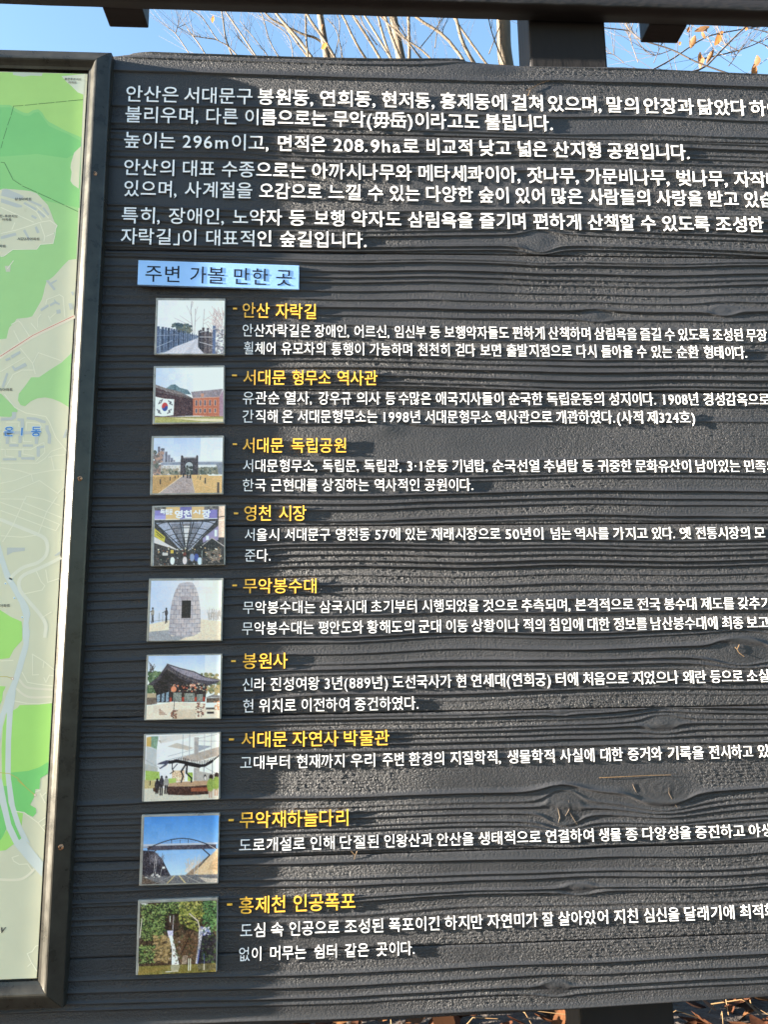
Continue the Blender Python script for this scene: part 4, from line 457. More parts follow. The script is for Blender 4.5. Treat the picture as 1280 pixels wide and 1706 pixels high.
def pic_prison():
    p = Pic(272, 120, 1078, 768, (215, 225, 232), 2); p.grad((178, 198, 226), (232, 235, 236), 272, 900, 0); p.rect((236, 240, 240), 800, 120, 1078, 420, .35); p.rect((190, 208, 232), 640, 120, 720, 420, .3)
    p.poly((96, 122, 134), (400, 365), (455, 325), (505, 318), (560, 360), (655, 385), (695, 440), (420, 425), n=12)
    p.poly((78, 50, 50), (272, 330), (400, 400), (560, 430), (720, 490), (740, 690), (272, 700), n=9)
    p.poly((122, 112, 112), (272, 318), (390, 362), (560, 405), (716, 485), (700, 492), (440, 410), (272, 352)); p.poly((96, 82, 82), (272, 390), (560, 440), (720, 492), (720, 500), (272, 402))
    for k in range(4): p.rect((58, 38, 40), 530 + k * 45, 500 + k * 6, 540 + k * 45, 530 + k * 6)
    p.poly((188, 108, 78), (716, 482), (1032, 470), (1032, 705), (780, 690), (716, 690), n=7)
    p.poly((142, 132, 142), (694, 410), (1072, 378), (1030, 470), (716, 482)); p.poly((156, 124, 146), (1030, 470), (1076, 385), (1078, 705), (1030, 705))
    p.line((206, 170, 150), 6, (716, 484), (1032, 474)); p.rect((196, 140, 110), 812, 430, 846, 470)
    for x in (758, 806, 860, 918, 980):
        for y0, y1 in ((510, 572), (608, 655)): p.rect((206, 160, 130), x - 15, y0 - 5, x + 15, y1 + 6); p.rect((96, 90, 106), x - 10, y0, x + 10, y1)
    p.rect((166, 164, 92), 272, 700, 1078, 768, n=8); p.poly((214, 204, 170), (480, 716), (1078, 730), (1078, 765), (800, 752)); p.line((120, 92, 80), 6, (272, 700), (1078, 706))
    p.poly((226, 227, 230), (272, 460), (380, 486), (498, 495), (490, 680), (380, 694), (272, 686))
    p.ell((196, 62, 60), 388, 582, 36, 50); p.put((((p.X - 388) / 36) ** 2 + ((p.Y - 582) / 50) ** 2 < 1) & (p.Y > 584 - 14 * np.sin((p.X - 388) / 36 * math.pi)), (46, 70, 150))
    for cx, cy, s in ((337, 522, 1), (452, 536, -1), (320, 636, -1), (442, 636, 1)):
        for k in (-1, 0, 1):
            ox, oy = k * 14, -k * 6 * s
            p.line((40, 40, 46), 8, (cx + ox - 9 * s, cy + oy + 20), (cx + ox + 9 * s, cy + oy - 20))
            if (cx + k) % 2: p.line((226, 227, 230), 9, (cx + ox - 1, cy + oy + 3), (cx + ox + 1, cy + oy - 3))
    return p
def pic_gate():
    p = Pic(246, 100, 1065, 755, (190, 205, 232), 3); p.grad((172, 194, 230), (206, 217, 234), 100, 420); p.rect((226, 231, 228), 800, 100, 1065, 400, .55)
    for x0, y0, x1, c in ((300, 205, 325, (108, 108, 124)), (332, 226, 378, (150, 150, 166)), (385, 265, 412, (112, 112, 128)), (414, 300, 448, (150, 152, 170)), (450, 338, 478, (128, 130, 148)), (480, 362, 505, (160, 162, 178))): p.rect(c, x0, y0, x1, 400); p.rect((92, 94, 112), (x0 + x1) / 2 - 4, y0 + 10, (x0 + x1) / 2 + 4, 400)
    p.ell((110, 110, 124), 354, 238, 24, 14)
    p.blobs([(150, 118, 108), (120, 110, 108), (172, 140, 126), (92, 100, 92)], 120, 246, 270, 350, 560, 10, 30)
    p.rect((178, 176, 176), 340, 430, 600, 540, n=18)
    for k in range(9): p.rect((224, 224, 222), 450 + k * 15, 420, 456 + k * 15, 500)
    p.blobs([(86, 96, 84), (130, 132, 118), (160, 150, 130)], 60, 350, 470, 600, 545, 8, 22)
    p.rect((206, 212, 216), 775, 420, 1065, 545); p.blobs([(92, 102, 94), (112, 116, 104), (132, 132, 116)], 110, 780, 460, 1065, 535, 8, 24)
    p.rect((132, 142, 164), 340, 392, 1065, 424); p.line((172, 178, 190), 6, (340, 392), (1065, 382)); p.poly((126, 134, 150), (980, 410), (1065, 400), (1065, 540), (1020, 540), (1005, 450))
    p.poly((76, 68, 74), (568, 545), (572, 318), (584, 306), (600, 322), (604, 345), (746, 342), (752, 318), (764, 306), (776, 322), (780, 545), n=8); p.rect((150, 150, 158), 606, 330, 744, 344)
    p.ell((58, 50, 56), 670, 432, 54, 54); p.rect((58, 50, 56), 616, 430, 724, 545); p.ell((168, 178, 186), 670, 436, 44, 46); p.rect((160, 168, 172), 640, 430, 714, 545); p.blobs([(62, 66, 62), (92, 96, 90)], 26, 640, 430, 714, 530, 6, 20)
    p.rect((206, 170, 112), 246, 540, 1065, 755, n=8); p.poly((184, 146, 92), (246, 560), (560, 560), (330, 755), (246, 755), n=7); p.rect((226, 224, 220), 900, 538, 1065, 552)
    p.poly((164, 150, 150), (600, 548), (700, 548), (748, 755), (318, 755), n=10); p.line((214, 196, 166), 8, (600, 548), (318, 755)); p.line((206, 186, 150), 6, (700, 548), (748, 755))
    for x, y0, y1, w in ((338, 586, 648, 7), (452, 560, 606, 6), (508, 548, 582, 5), (545, 545, 570, 4), (806, 560, 602, 5), (864, 576, 644, 7), (1018, 630, 755, 13), (776, 548, 580, 4)): p.rect((70, 60, 58), x - w, y0, x + w, y1)
    for x, y in ((606, 545), (655, 552), (686, 556)): p.rect((48, 44, 50), x - 9, y - 18, x + 9, y + 26)
    return p
def pic_market():
    p = Pic(248, 98, 1088, 792, (62, 60, 64), 4); p.rect((112, 108, 106), 248, 98, 1088, 130); p.blobs([(96, 92, 92), (130, 126, 122)], 50, 248, 98, 1010, 150, 8, 30)
    p.rect((126, 120, 192), 262, 140, 1000, 252); p.rect((150, 146, 214), 262, 200, 390, 252); p.rect((206, 176, 120), 390, 105, 556, 255); p.rect((112, 108, 176), 556, 105, 696, 252); p.rect((206, 176, 122), 696, 105, 842, 255); p.line((226, 224, 230), 8, (262, 250), (998, 246))
    p.poly((150, 160, 186), (275, 290), (990, 280), (690, 610), (570, 610), n=10)
    p.poly((96, 98, 112), (450, 300), (580, 300), (618, 600), (570, 600), a=.7); p.poly((96, 98, 112), (690, 300), (800, 300), (700, 600), (650, 600), a=.6)
    p.poly((196, 200, 208), (585, 300), (688, 300), (648, 600), (620, 600)); p.poly((120, 120, 130), (588, 300), (686, 300), (680, 330), (592, 330))
    for x0 in (262, 420, 560, 588, 690, 720, 830, 990): p.line((40, 40, 46), 10, (x0, 285), (635, 630))
    for k in range(9):
        t = 1 - .76 ** k; y = 295 + 330 * t; hw = 365 * (1 - t)
        p.line((46, 46, 54), 9 - k * .7, *[(635 + hw * math.cos(q), y + 40 * (1 - t) - 70 * (1 - t) * math.sin(q)) for q in np.linspace(math.pi, 0, 9)])
    p.rect((206, 186, 172), 1016, 98, 1088, 470, n=8); p.line((80, 70, 70), 10, (1016, 230), (1088, 222)); p.line((230, 222, 214), 8, (1016, 275), (1088, 262))
    p.poly((146, 138, 182), (830, 480), (1016, 330), (1016, 500), (840, 560)); p.rect((206, 222, 236), 970, 380, 1000, 460); p.rect((200, 216, 232), 870, 450, 904, 500)
    p.poly((190, 182, 62), (262, 350), (390, 455), (380, 525), (262, 445)); p.line((90, 86, 40), 9, (280, 390), (370, 465)); p.line((96, 90, 40), 7, (290, 425), (350, 470))
    p.poly((200, 200, 205), (262, 450), (400, 530), (560, 620), (262, 560)); p.poly((60, 56, 60), (248, 520), (560, 620), (560, 792), (248, 792), n=10)
    p.poly((46, 44, 48), (700, 600), (940, 480), (1088, 580), (1088, 792), (700, 792), n=10); p.line((176, 172, 172), 9, (830, 560), (940, 476), (1085, 575)); p.poly((110, 100, 92), (870, 640), (1050, 600), (1050, 760), (870, 770), n=18)
    p.blobs([(232, 226, 206), (214, 176, 120), (180, 186, 190), (150, 80, 60), (90, 110, 90)], 130, 300, 570, 1080, 790, 3, 9); p.blobs([(30, 28, 32), (60, 58, 64)], 70, 330, 640, 1060, 792, 8, 22)
    for x, y, c in ((480, 735, (214, 226, 232)), (625, 735, (206, 200, 206)), (710, 700, (130, 150, 190)), (760, 700, (66, 84, 160)), (800, 745, (180, 206, 230)), (380, 720, (40, 38, 44)), (575, 690, (50, 48, 54))): p.ell(c, x, y, 26, 46); p.ell((70, 56, 52), x, y - 55, 11, 14)
    p.ell((120, 60, 54), 622, 660, 20, 20); p.rect((206, 180, 70), 455, 610, 490, 650); p.rect((190, 190, 190), 362, 640, 425, 672)
    p.poly((140, 150, 160), (248, 98), (262, 140), (262, 792), (248, 792)); p.rect((112, 120, 122), 820, 620, 832, 780)
    return p
def pic_tower():
    p = Pic(208, 85, 1055, 795, (215, 216, 222), 5); p.grad((172, 194, 230), (232, 226, 218), 208, 1055, 0); p.rect((196, 206, 222), 208, 440, 1055, 560, .5)
    p.twigs((170, 164, 160), 70, 900, 480, 1055, 570, 90, 4); p.line((150, 140, 136), 6, (940, 430), (930, 550))
    p.poly((214, 204, 184), (208, 600), (440, 555), (820, 550), (1055, 575), (1055, 795), (208, 795), n=7); p.poly((146, 150, 160), (208, 690), (440, 670), (470, 740), (640, 755), (560, 795), (208, 795), n=6)
    p.line((120, 116, 112), 3, (208, 570), (440, 545)); 
    for x in (225, 320, 365): p.line((130, 126, 124), 4, (x, 470), (x, 570))
    t = [(545, 122), (640, 104), (706, 116), (745, 180), (775, 260), (800, 400), (812, 560), (812, 700), (740, 740), (640, 756), (520, 745), (438, 715), (440, 640), (450, 450), (470, 310), (502, 205)]
    p.poly((176, 174, 186), *t, n=5); m = p.pm(t); p.put(m & (p.X < 520), (150, 152, 168), .45); p.put(m & (p.X > 720), (206, 200, 200), .45)
    ys = [145, 185, 228, 275, 325, 378, 430, 485, 540, 592, 642, 690, 735]
    for q, y in enumerate(ys):
        mm_ = np.abs(p.Y - y - 8 * np.cos((p.X - 630) / 190 * 1.5)) < 2.6; p.put(m & mm_, (108, 104, 118), .8)
        for x in range(430 + (q % 2) * 30, 830, 62):
            y1 = ys[q + 1] if q + 1 < len(ys) else 760
            c = [(150, 146, 160), (196, 190, 194), (186, 170, 166)][(q * 7 + x) % 3]; p.put(m & (np.abs(p.X - x - 30) < 28) & (p.Y > y + 4) & (p.Y < y1 - 2), c, .28)
            p.put(m & (np.abs(p.X - x) < 2.5) & (p.Y > y) & (p.Y < y1), (112, 108, 120), .8)
    p.rect((36, 33, 40), 584, 324, 690, 532); p.poly((150, 140, 150), (555, 278), (720, 275), (700, 318), (580, 320), a=.6)
    for x, y, c in ((242, 420, (150, 146, 140)), (402, 425, (62, 60, 70))):
        p.ell((46, 42, 46), x, y - 4, 10, 13); p.ell(c, x + 2, y + 45, 18, 40); p.line((40, 38, 46), 11, (x + 2, y + 75), (x - 5, y + 165)); p.line((46, 44, 52), 11, (x + 6, y + 75), (x + 12, y + 155)); p.line((50, 48, 54), 8, (x - 5, y + 25), (x - 42, y + 42))
    return p
def pic_temple():
    p = Pic(175, 52, 1040, 802, (190, 208, 230), 6); p.grad((160, 188, 230), (214, 226, 234), 52, 360); p.rect((226, 230, 228), 850, 52, 1040, 300, .35)
    p.blobs([(82, 112, 78), (110, 132, 92), (64, 88, 66)], 90, 185, 250, 330, 500, 10, 34); p.twigs((84, 80, 84), 20, 200, 170, 240, 260, 60, 6)
    p.blobs([(128, 132, 92), (160, 146, 100), (100, 112, 80), (176, 160, 116)], 150, 780, 280, 1040, 520, 8, 26)
    p.rect((176, 160, 132), 175, 495, 285, 545); p.rect((112, 100, 92), 175, 545, 300, 630, n=8)
    p.poly((40, 36, 44), (240, 410), (400, 205), (520, 290), (700, 380), (880, 425), (862, 605), (290, 605), (285, 500), n=8)
    p.poly((70, 66, 80), (185, 392), (300, 302), (405, 150), (560, 205), (720, 245), (845, 308), (1040, 352), (1010, 382), (870, 422), (700, 388), (560, 328), (470, 262), (402, 205), (330, 330), (240, 405))
    p.poly((142, 138, 156), (420, 166), (560, 214), (720, 254), (840, 316), (1030, 356), (940, 366), (760, 340), (600, 280), (500, 226), n=5)
    for k in range(26):
        x = 430 + k * 22; p.line((98, 94, 110), 3, (x, 172 + k * 7), (x + 14, 235 + k * 7.2))
        p.line((150, 140, 130), 4, (420 + k * 17, 214 + k * 7.4), (414 + k * 17, 232 + k * 7.4))
    p.line((58, 54, 66), 10, (405, 152), (560, 204), (720, 246), (845, 308)); p.line((190, 190, 200), 3, (408, 150), (560, 200), (720, 241))
    for x0, y0, x1, y1 in ((485, 490, 585, 592), (615, 500, 740, 597), (765, 515, 835, 600)): p.rect((126, 136, 132), x0, y0, x1, y1, n=14)
    for k in range(3): p.poly((124, 150, 172), (296 + k * 52, 520 - k * 14), (330 + k * 52, 506 - k * 14), (330 + k * 52, 590), (296 + k * 52, 604), n=18)
    for x in (445, 590, 738, 835): p.rect((62, 48, 50), x, 400, x + 26, 600); p.rect((172, 62, 46), x, 548, x + 26, 600)
    p.blobs([(206, 116, 84), (120, 150, 150), (190, 180, 160), (170, 84, 70)], 70, 455, 385, 880, 480, 4, 13); p.ell((214, 132, 96), 490, 450, 32, 36); p.rect((206, 150, 130), 680, 395, 745, 425, n=30)
    p.poly((216, 206, 190), (175, 640), (480, 598), (870, 610), (1040, 630), (1040, 802), (175, 802), n=6); p.line((240, 236, 226), 8, (175, 640), (480, 600), (1040, 622)); p.poly((190, 176, 154), (500, 690), (760, 690), (760, 802), (500, 802), a=.6, n=5)
    for k in range(5): p.rect((150, 96, 74), 325, 680 + k * 15, 345 + k * 18, 688 + k * 15)
    p.blobs([(140, 92, 76), (120, 96, 84)], 26, 470, 700, 540, 790, 5, 14); p.blobs([(146, 92, 76), (110, 88, 80)], 40, 755, 610, 860, 790, 5, 14)
    p.poly((118, 118, 122), (860, 560), (960, 520), (1035, 535), (1035, 560), (940, 552)); p.rect((92, 80, 72), 880, 560, 1035, 615, n=12); p.rect((238, 236, 230), 870, 615, 1000, 670); p.rect((92, 84, 84), 875, 672, 980, 695); p.rect((54, 48, 50), 890, 720, 970, 745); p.line((70, 66, 70), 6, (505, 570), (490, 802)); p.blobs([(206, 146, 106)], 20, 970, 600, 1035, 720, 5, 14)
    return p
def pic_dinosaur():
    p = Pic(148, 60, 1026, 845, (212, 216, 224), 7); p.grad((206, 214, 228), (226, 222, 218), 148, 1026, 0)
    p.poly((196, 166, 94), (160, 90), (214, 80), (214, 205), (160, 195)); p.poly((118, 152, 132), (214, 80), (300, 80), (282, 235), (214, 205)); p.poly((176, 184, 190), (160, 195), (282, 235), (285, 470), (160, 400))
    p.poly((172, 166, 158), (300, 130), (560, 80), (420, 110), (330, 165)); p.poly((196, 196, 196), (300, 75), (1026, 60), (860, 70), (340, 165), a=.8); p.poly((186, 180, 172), (410, 205), (520, 165), (720, 230), (650, 255))
    p.poly((172, 162, 154), (590, 335), (1026, 225), (1026, 325), (760, 392), (600, 372), n=4); p.rect((160, 158, 160), 726, 105, 776, 310); p.rect((160, 156, 154), 726, 470, 790, 620); p.poly((150, 160, 176), (776, 200), (940, 215), (776, 275))
    for x in (590, 670, 848, 930): p.line((140, 148, 160), 6, (x, 70), (x, 330))
    for a, b in (((420, 320), (720, 250)), ((430, 360), (720, 300)), ((776, 150), (1026, 160)), ((776, 120), (1026, 70)), ((800, 430), (1026, 560)), ((160, 360), (320, 450))): p.line((150, 158, 168), 5, a, b)
    for x in (845, 945): p.line((130, 140, 150), 9, (x, 380), (x, 560))
    p.poly((168, 172, 170), (148, 400), (300, 450), (300, 500), (148, 490)); p.poly((154, 186, 92), (158, 480), (320, 500), (330, 590), (158, 600), n=8); p.poly((182, 168, 118), (148, 590), (300, 600), (290, 690), (148, 700), n=7); p.poly((172, 170, 166), (760, 500), (1026, 560), (1026, 650), (760, 620))
    p.rect((206, 180, 150), 470, 490, 620, 620, n=26); p.rect((160, 190, 96), 430, 580, 520, 640); p.rect((150, 184, 80), 655, 520, 715, 620, n=18)
    p.rect((192, 192, 180), 148, 690, 1026, 845, n=4); p.poly((96, 66, 44), (250, 690), (300, 665), (330, 700), (300, 740), (255, 725)); p.poly((70, 46, 42), (400, 670), (900, 672), (905, 780), (640, 786), (430, 770), n=9); p.poly((176, 146, 118), (320, 655), (560, 625), (900, 620), (900, 672), (700, 682), (420, 675), n=6); p.rect((150, 86, 62), 700, 700, 900, 742)
    d = (24, 24, 34)
    p.poly((62, 66, 92), (288, 412), (330, 390), (400, 366), (450, 372), (470, 400), (420, 405), (400, 430), (330, 468), (318, 460), (385, 412)); p.line(d, 38, (440, 392), (520, 380), (640, 404)); p.line(d, 46, (640, 410), (720, 430), (790, 446)); p.line(d, 32, (790, 446), (860, 440), (940, 395)); p.line(d, 14, (940, 395), (1026, 328))
    for k in range(9): p.line(d, 8, (490 + k * 22, 380), (500 + k * 20, 340 + abs(k - 4) * 5))
    for k in range(18): t = k / 17; p.line(d, 5, (690 + 330 * t, 420 + 30 * math.sin(t * 2.6) - 100 * t * t), (694 + 318 * t, 372 + 30 * math.sin(t * 2.6) - 62 * t * t))
    for q in (((625, 430), (578, 505), (602, 560), (580, 628)), ((645, 440), (640, 525), (702, 585), (700, 632))): p.line(d, 20, *q[:2]); p.line(d, 15, *q[1:])
    p.line(d, 10, (470, 410), (470, 470), (490, 500), (450, 525)); p.line(d, 9, (530, 415), (480, 470))
    for x, y, c, h in ((350, 570, (60, 58, 70), 110), (405, 575, (150, 150, 150), 90), (300, 600, (46, 44, 54), 60)): p.ell((36, 32, 36), x, y - 8, 13, 18); p.ell(c, x, y + 55, 30, 58); p.line((50, 46, 50), 16, (x - 10, y + 90), (x - 14, y + 90 + h)); p.line((50, 46, 50), 16, (x + 10, y + 90), (x + 8, y + 90 + h))
    for x, y in ((932, 580), (998, 560)): p.ell((54, 40, 38), x, y, 26, 32); p.ell((132, 158, 74), x - 5, y + 95, 42, 80); p.line((176, 140, 120), 14, (x - 14, y + 165), (x - 16, y + 235)); p.line((176, 140, 120), 14, (x + 10, y + 165), (x + 8, y + 235))
    p.ell((60, 54, 60), 860, 580, 16, 34); p.ell((206, 206, 206), 862, 590, 12, 22); p.line((40, 38, 40), 12, (215, 605), (215, 650))
    return p
def pic_bridge():
    p = Pic(196, 72, 1085, 868, (90, 150, 220), 8); p.grad((58, 130, 214), (172, 204, 236), 72, 780)
    p.poly((54, 52, 64), (196, 470), (330, 482), (430, 580), (480, 680), (535, 780), (196, 790), n=13); p.twigs((110, 108, 120), 60, 290, 560, 440, 640, 90, 4)
    p.twigs((190, 176, 160), 60, 700, 640, 940, 770, 90, 5); p.poly((206, 196, 186), (690, 730), (800, 600), (780, 770), a=.7, n=8); p.poly((150, 132, 116), (700, 775), (980, 545), (1000, 560), (820, 775), n=10)
    p.poly((212, 184, 146), (1085, 465), (985, 560), (800, 755), (1085, 840), n=8); p.poly((186, 148, 106), (1085, 560), (1000, 640), (960, 720), (1085, 720), a=.5, n=10)
    p.rect((108, 110, 116), 196, 772, 1085, 868, n=5); p.poly((96, 84, 76), (196, 740), (260, 800), (420, 868), (196, 868), n=6); p.poly((178, 172, 164), (860, 800), (1085, 822), (1085, 868), (960, 868), n=14)
    p.line((216, 196, 126), 9, (580, 775), (490, 868)); p.line((216, 196, 126), 9, (630, 775), (712, 868)); p.line((190, 186, 180), 5, (700, 775), (880, 868)); p.line((160, 160, 164), 5, (545, 775), (330, 868))
    p.rect((74, 72, 88), 250, 420, 1060, 472); p.rect((168, 180, 200), 196, 398, 1075, 420); p.rect((150, 150, 160), 196, 424, 262, 440)
    A = [(250 + 815 * t, 448 + 22 * t - 118 * math.sin(math.pi * t)) for t in np.linspace(0, 1, 22)]
    p.line((46, 46, 60), 11, *A); p.line((110, 130, 170), 4, *[(x, y + 26 if 450 < x < 820 else y) for x, y in A[5:16]])
    for x in (530, 630, 728): p.line((60, 70, 96), 6, (x, 358), (x, 392))
    p.line((58, 54, 62), 13, (350, 474), (268, 532)); p.line((58, 54, 62), 13, (905, 474), (985, 545), (860, 680)); p.line((206, 196, 190), 8, (980, 430), (1060, 478))
    for x, y in ((345, 540), (362, 570), (858, 540), (660, 712), (820, 560)): p.line((190, 190, 194), 5, (x, y), (x - 12, 772))
    p.rect((226, 226, 226), 430, 668, 462, 690); p.line((180, 180, 180), 5, (425, 690), (412, 770)); p.blobs([(210, 210, 206), (70, 66, 70)], 30, 210, 740, 400, 790, 4, 12)
    return p
def pic_waterfall():
    p = Pic(148, 448, 1066, 1298, (88, 66, 50), 9); p.rect((74, 58, 44), 148, 448, 1066, 1200, n=14)
    p.poly((206, 210, 216), (160, 455), (250, 458), (170, 520)); p.poly((104, 80, 60), (560, 900), (760, 800), (850, 900), (850, 1180), (650, 1190), n=10); p.line((52, 38, 32), 14, (650, 1070), (780, 800)); p.poly((44, 42, 54), (860, 800), (1000, 790), (1066, 900), (1066, 1200), (840, 1190), n=14)
    g1 = [(96, 124, 66), (126, 150, 86), (72, 96, 54), (146, 164, 98), (46, 62, 40), (34, 44, 32)]; g2 = [(150, 156, 72), (180, 176, 96), (124, 134, 60), (92, 104, 50), (52, 60, 36)]; g3 = [(84, 126, 76), (58, 92, 58), (108, 150, 92), (34, 52, 36)]
    p.blobs([(50, 62, 38), (66, 54, 40)], 200, 148, 520, 1066, 780, 12, 40); p.blobs(g1, 714, 160, 470, 480, 760, 5, 15); p.blobs(g1, 442, 400, 450, 700, 640, 5, 15); p.blobs(g2, 510, 620, 455, 950, 640, 5, 15); p.blobs(g3, 408, 900, 455, 1066, 700, 5, 15); p.blobs(g2, 150, 620, 640, 860, 830, 6, 20, mask=lambda x, y: y < 700 + (x - 620) * .5)
    p.blobs(g1, 544, 155, 680, 450, 900, 5, 15, mask=lambda x, y: (x - 310) ** 2 / 150 ** 2 + (y - 790) ** 2 / 130 ** 2 < 1); p.blobs([(154, 132, 88), (176, 150, 104), (126, 106, 70), (104, 92, 60)], 300, 330, 850, 530, 1160, 6, 20); p.blobs(g1, 255, 155, 950, 340, 1160, 5, 15); p.blobs(g3, 60, 900, 700, 1066, 820, 6, 20)
    p.blobs([(46, 34, 30), (66, 50, 40)], 60, 460, 600, 600, 790, 8, 24)
    w = (240, 238, 238); p.poly((190, 188, 222), (478, 790), (552, 790), (545, 900), (500, 870), n=16); p.poly(w, (502, 850), (542, 850), (572, 960), (606, 1070), (628, 1195), (540, 1195), (540, 1000), n=26); p.blobs([(120, 112, 104), (150, 146, 146)], 26, 520, 880, 640, 1190, 5, 12); p.line(w, 8, (510, 620), (512, 690)); p.line((190, 190, 200), 7, (552, 610), (548, 700), (545, 780)); p.line((196, 188, 178), 14, (740, 600), (840, 690), (862, 770), (856, 900))
    p.blobs([(60, 48, 38), (88, 68, 50), (112, 88, 64), (70, 84, 48)], 130, 560, 800, 850, 1190, 6, 20, a=.6); p.blobs([(58, 84, 48), (40, 44, 40), (84, 110, 62)], 90, 900, 780, 1066, 1190, 6, 20, a=.7)
    p.poly((196, 196, 206), (865, 760), (910, 770), (880, 960), (850, 1190), (820, 1190), (850, 950), a=.75, n=30); p.blobs([(206, 206, 214), (120, 130, 190)], 60, 870, 760, 990, 860, 4, 12); p.line((84, 104, 190), 10, (865, 1030), (845, 1190)); p.line((90, 104, 160), 8, (920, 1080), (925, 1190))
    p.poly((190, 182, 172), (670, 1090), (730, 1090), (715, 1190), (660, 1190), a=.5, n=14)
    p.rect((122, 114, 56), 148, 1195, 1066, 1298, n=6); p.poly((150, 128, 70), (148, 1240), (520, 1200), (520, 1230), (148, 1298), a=.6); p.poly((176, 176, 164), (530, 1200), (645, 1200), (620, 1270), (540, 1270), a=.7); p.poly((92, 88, 76), (840, 1200), (1066, 1205), (1066, 1270), (860, 1275), a=.6); p.line((222, 216, 206), 7, (470, 1272), (620, 1268))
    for x in (740, 762, 922): p.line((226, 222, 206), 9, (x, 1130 if x < 900 else 1200), (x, 1265))
    p.line((206, 200, 196), 10, (178, 640), (160, 860)); p.line((196, 190, 186), 12, (150, 1160), (148, 1250))
    return p

PLQ = [(pic_boardwalk, (302, 135, 1088, 775, 275, 106, 1098, 790), 'small photo plaque of a snowy fenced boardwalk, topmost of the photo column'),
       (pic_prison, (272, 120, 1078, 768, 242, 95, 1092, 785), 'small photo plaque of a red brick prison with a Korean flag'),
       (pic_gate, (246, 100, 1065, 755, 215, 73, 1079, 774), 'small photo plaque of a stone gate at the end of a park path'),
       (pic_market, (248, 98, 1088, 792, 222, 80, 1100, 798), 'small photo plaque of a covered market arcade'),
       (pic_tower, (208, 85, 1055, 795, 178, 57, 1070, 806), 'small photo plaque of a round stone beacon tower'),
       (pic_temple, (175, 52, 1040, 802, 150, 36, 1056, 813), 'small photo plaque of a temple hall with a curved tiled roof'),
       (pic_dinosaur, (148, 60, 1026, 845, 121, 47, 1041, 845), 'small photo plaque of a dinosaur skeleton in a museum hall'),
       (pic_bridge, (196, 72, 1085, 868, 161, 46, 1095, 886), 'small photo plaque of an arched footbridge over a road under blue sky'),
       (pic_waterfall, (148, 448, 1066, 1298, 119, 414, 1076, 1300), 'small photo plaque of a waterfall among green trees, lowest of the photo column')]
for (fn, zb, lab), (cx, cy, ang, w, h) in zip(PLQ, DATA['PL']):
    cx, cy, w, h = cx / 1e3, cy / 1e3, w / 1e3, h / 1e3
    root = empty('photo_plaque', bw(cx, cy - h / 2, 0), lab, 'photo plaque', 'photo plaques in a column on the black board')
    px0, py0, px1, py1, ox0, oy0, ox1, oy1 = zb
    fx = lambda q: (q - ox0) / (ox1 - ox0) * w - w / 2
    fy = lambda q: h / 2 - (q - oy0) / (oy1 - oy0) * h
    ca, sa = math.cos(ang), math.sin(ang)
    def place(me):
        n = len(me.vertices); co = np.empty(n * 3, np.float32); me.vertices.foreach_get('co', co); co = co.reshape(-1, 3)
        co = np.stack([cx + co[:, 0] * ca - co[:, 2] * sa, co[:, 1], cy + EYE + co[:, 0] * sa + co[:, 2] * ca], -1)
        me.vertices.foreach_set('co', co.astype(np.float32).ravel()); me.update(); return me
    ob('acrylic_plate', place(box(-w / 2, w / 2, -.0040, .0016, -h / 2, h / 2, .0009, 2)), M['acrylic'], root)
    A = lin(fn().out()); H_, W_ = A.shape[:2]
    gx_ = np.linspace(fx(px0), fx(px1), W_); gz_ = np.linspace(fy(py0), fy(py1), H_)
    XX, ZZ = np.meshgrid(gx_, gz_)
    i = np.arange((H_ - 1) * (W_ - 1)); a = (i // (W_ - 1)) * W_ + i % (W_ - 1)
    me = mesh('printed_photo', np.stack([XX, np.full_like(XX, -.00415), ZZ], -1).reshape(-1, 3), np.stack([a, a + W_, a + W_ + 1, a + 1], 1))
    at_ = me.color_attributes.new('Col', 'FLOAT_COLOR', 'POINT')
    at_.data.foreach_set('color', np.concatenate([np.clip(A * np.array((1.16, 1.05, .95)), 0, .9), np.ones((H_, W_, 1))], -1).astype(np.float32).ravel())
    pr = ob('printed_photo', place(me), M['print'], root)
    if fn is pic_market:       # shop-front lettering printed on the photograph
        GM = glyph_meshes(set('독립문영천시장'), .045, 0.0)
        for ch, x0, x1, y0, y1 in (('독', 322, 378, 124, 186), ('립', 380, 425, 124, 190), ('문', 427, 470, 124, 192), ('영', 492, 590, 138, 236), ('천', 596, 700, 138, 236), ('시', 708, 800, 138, 192), ('장', 818, 922, 134, 238)):
            g, ww = GM[ch]; co = np.array([v.co[:] for v in g.vertices]); z0, z1 = co[:, 2].min(), co[:, 2].max()
            co = np.stack([fx(x0) + co[:, 0] / ww * (fx(x1) - fx(x0)), np.full(len(co), -.00425), fy(y1) + (co[:, 2] - z0) / (z1 - z0) * (fy(y0) - fy(y1))], -1)
            ob('printed_letter', place(mesh('printed_letter', co, [tuple(q.vertices) for q in g.polygons])), M['white'], pr)

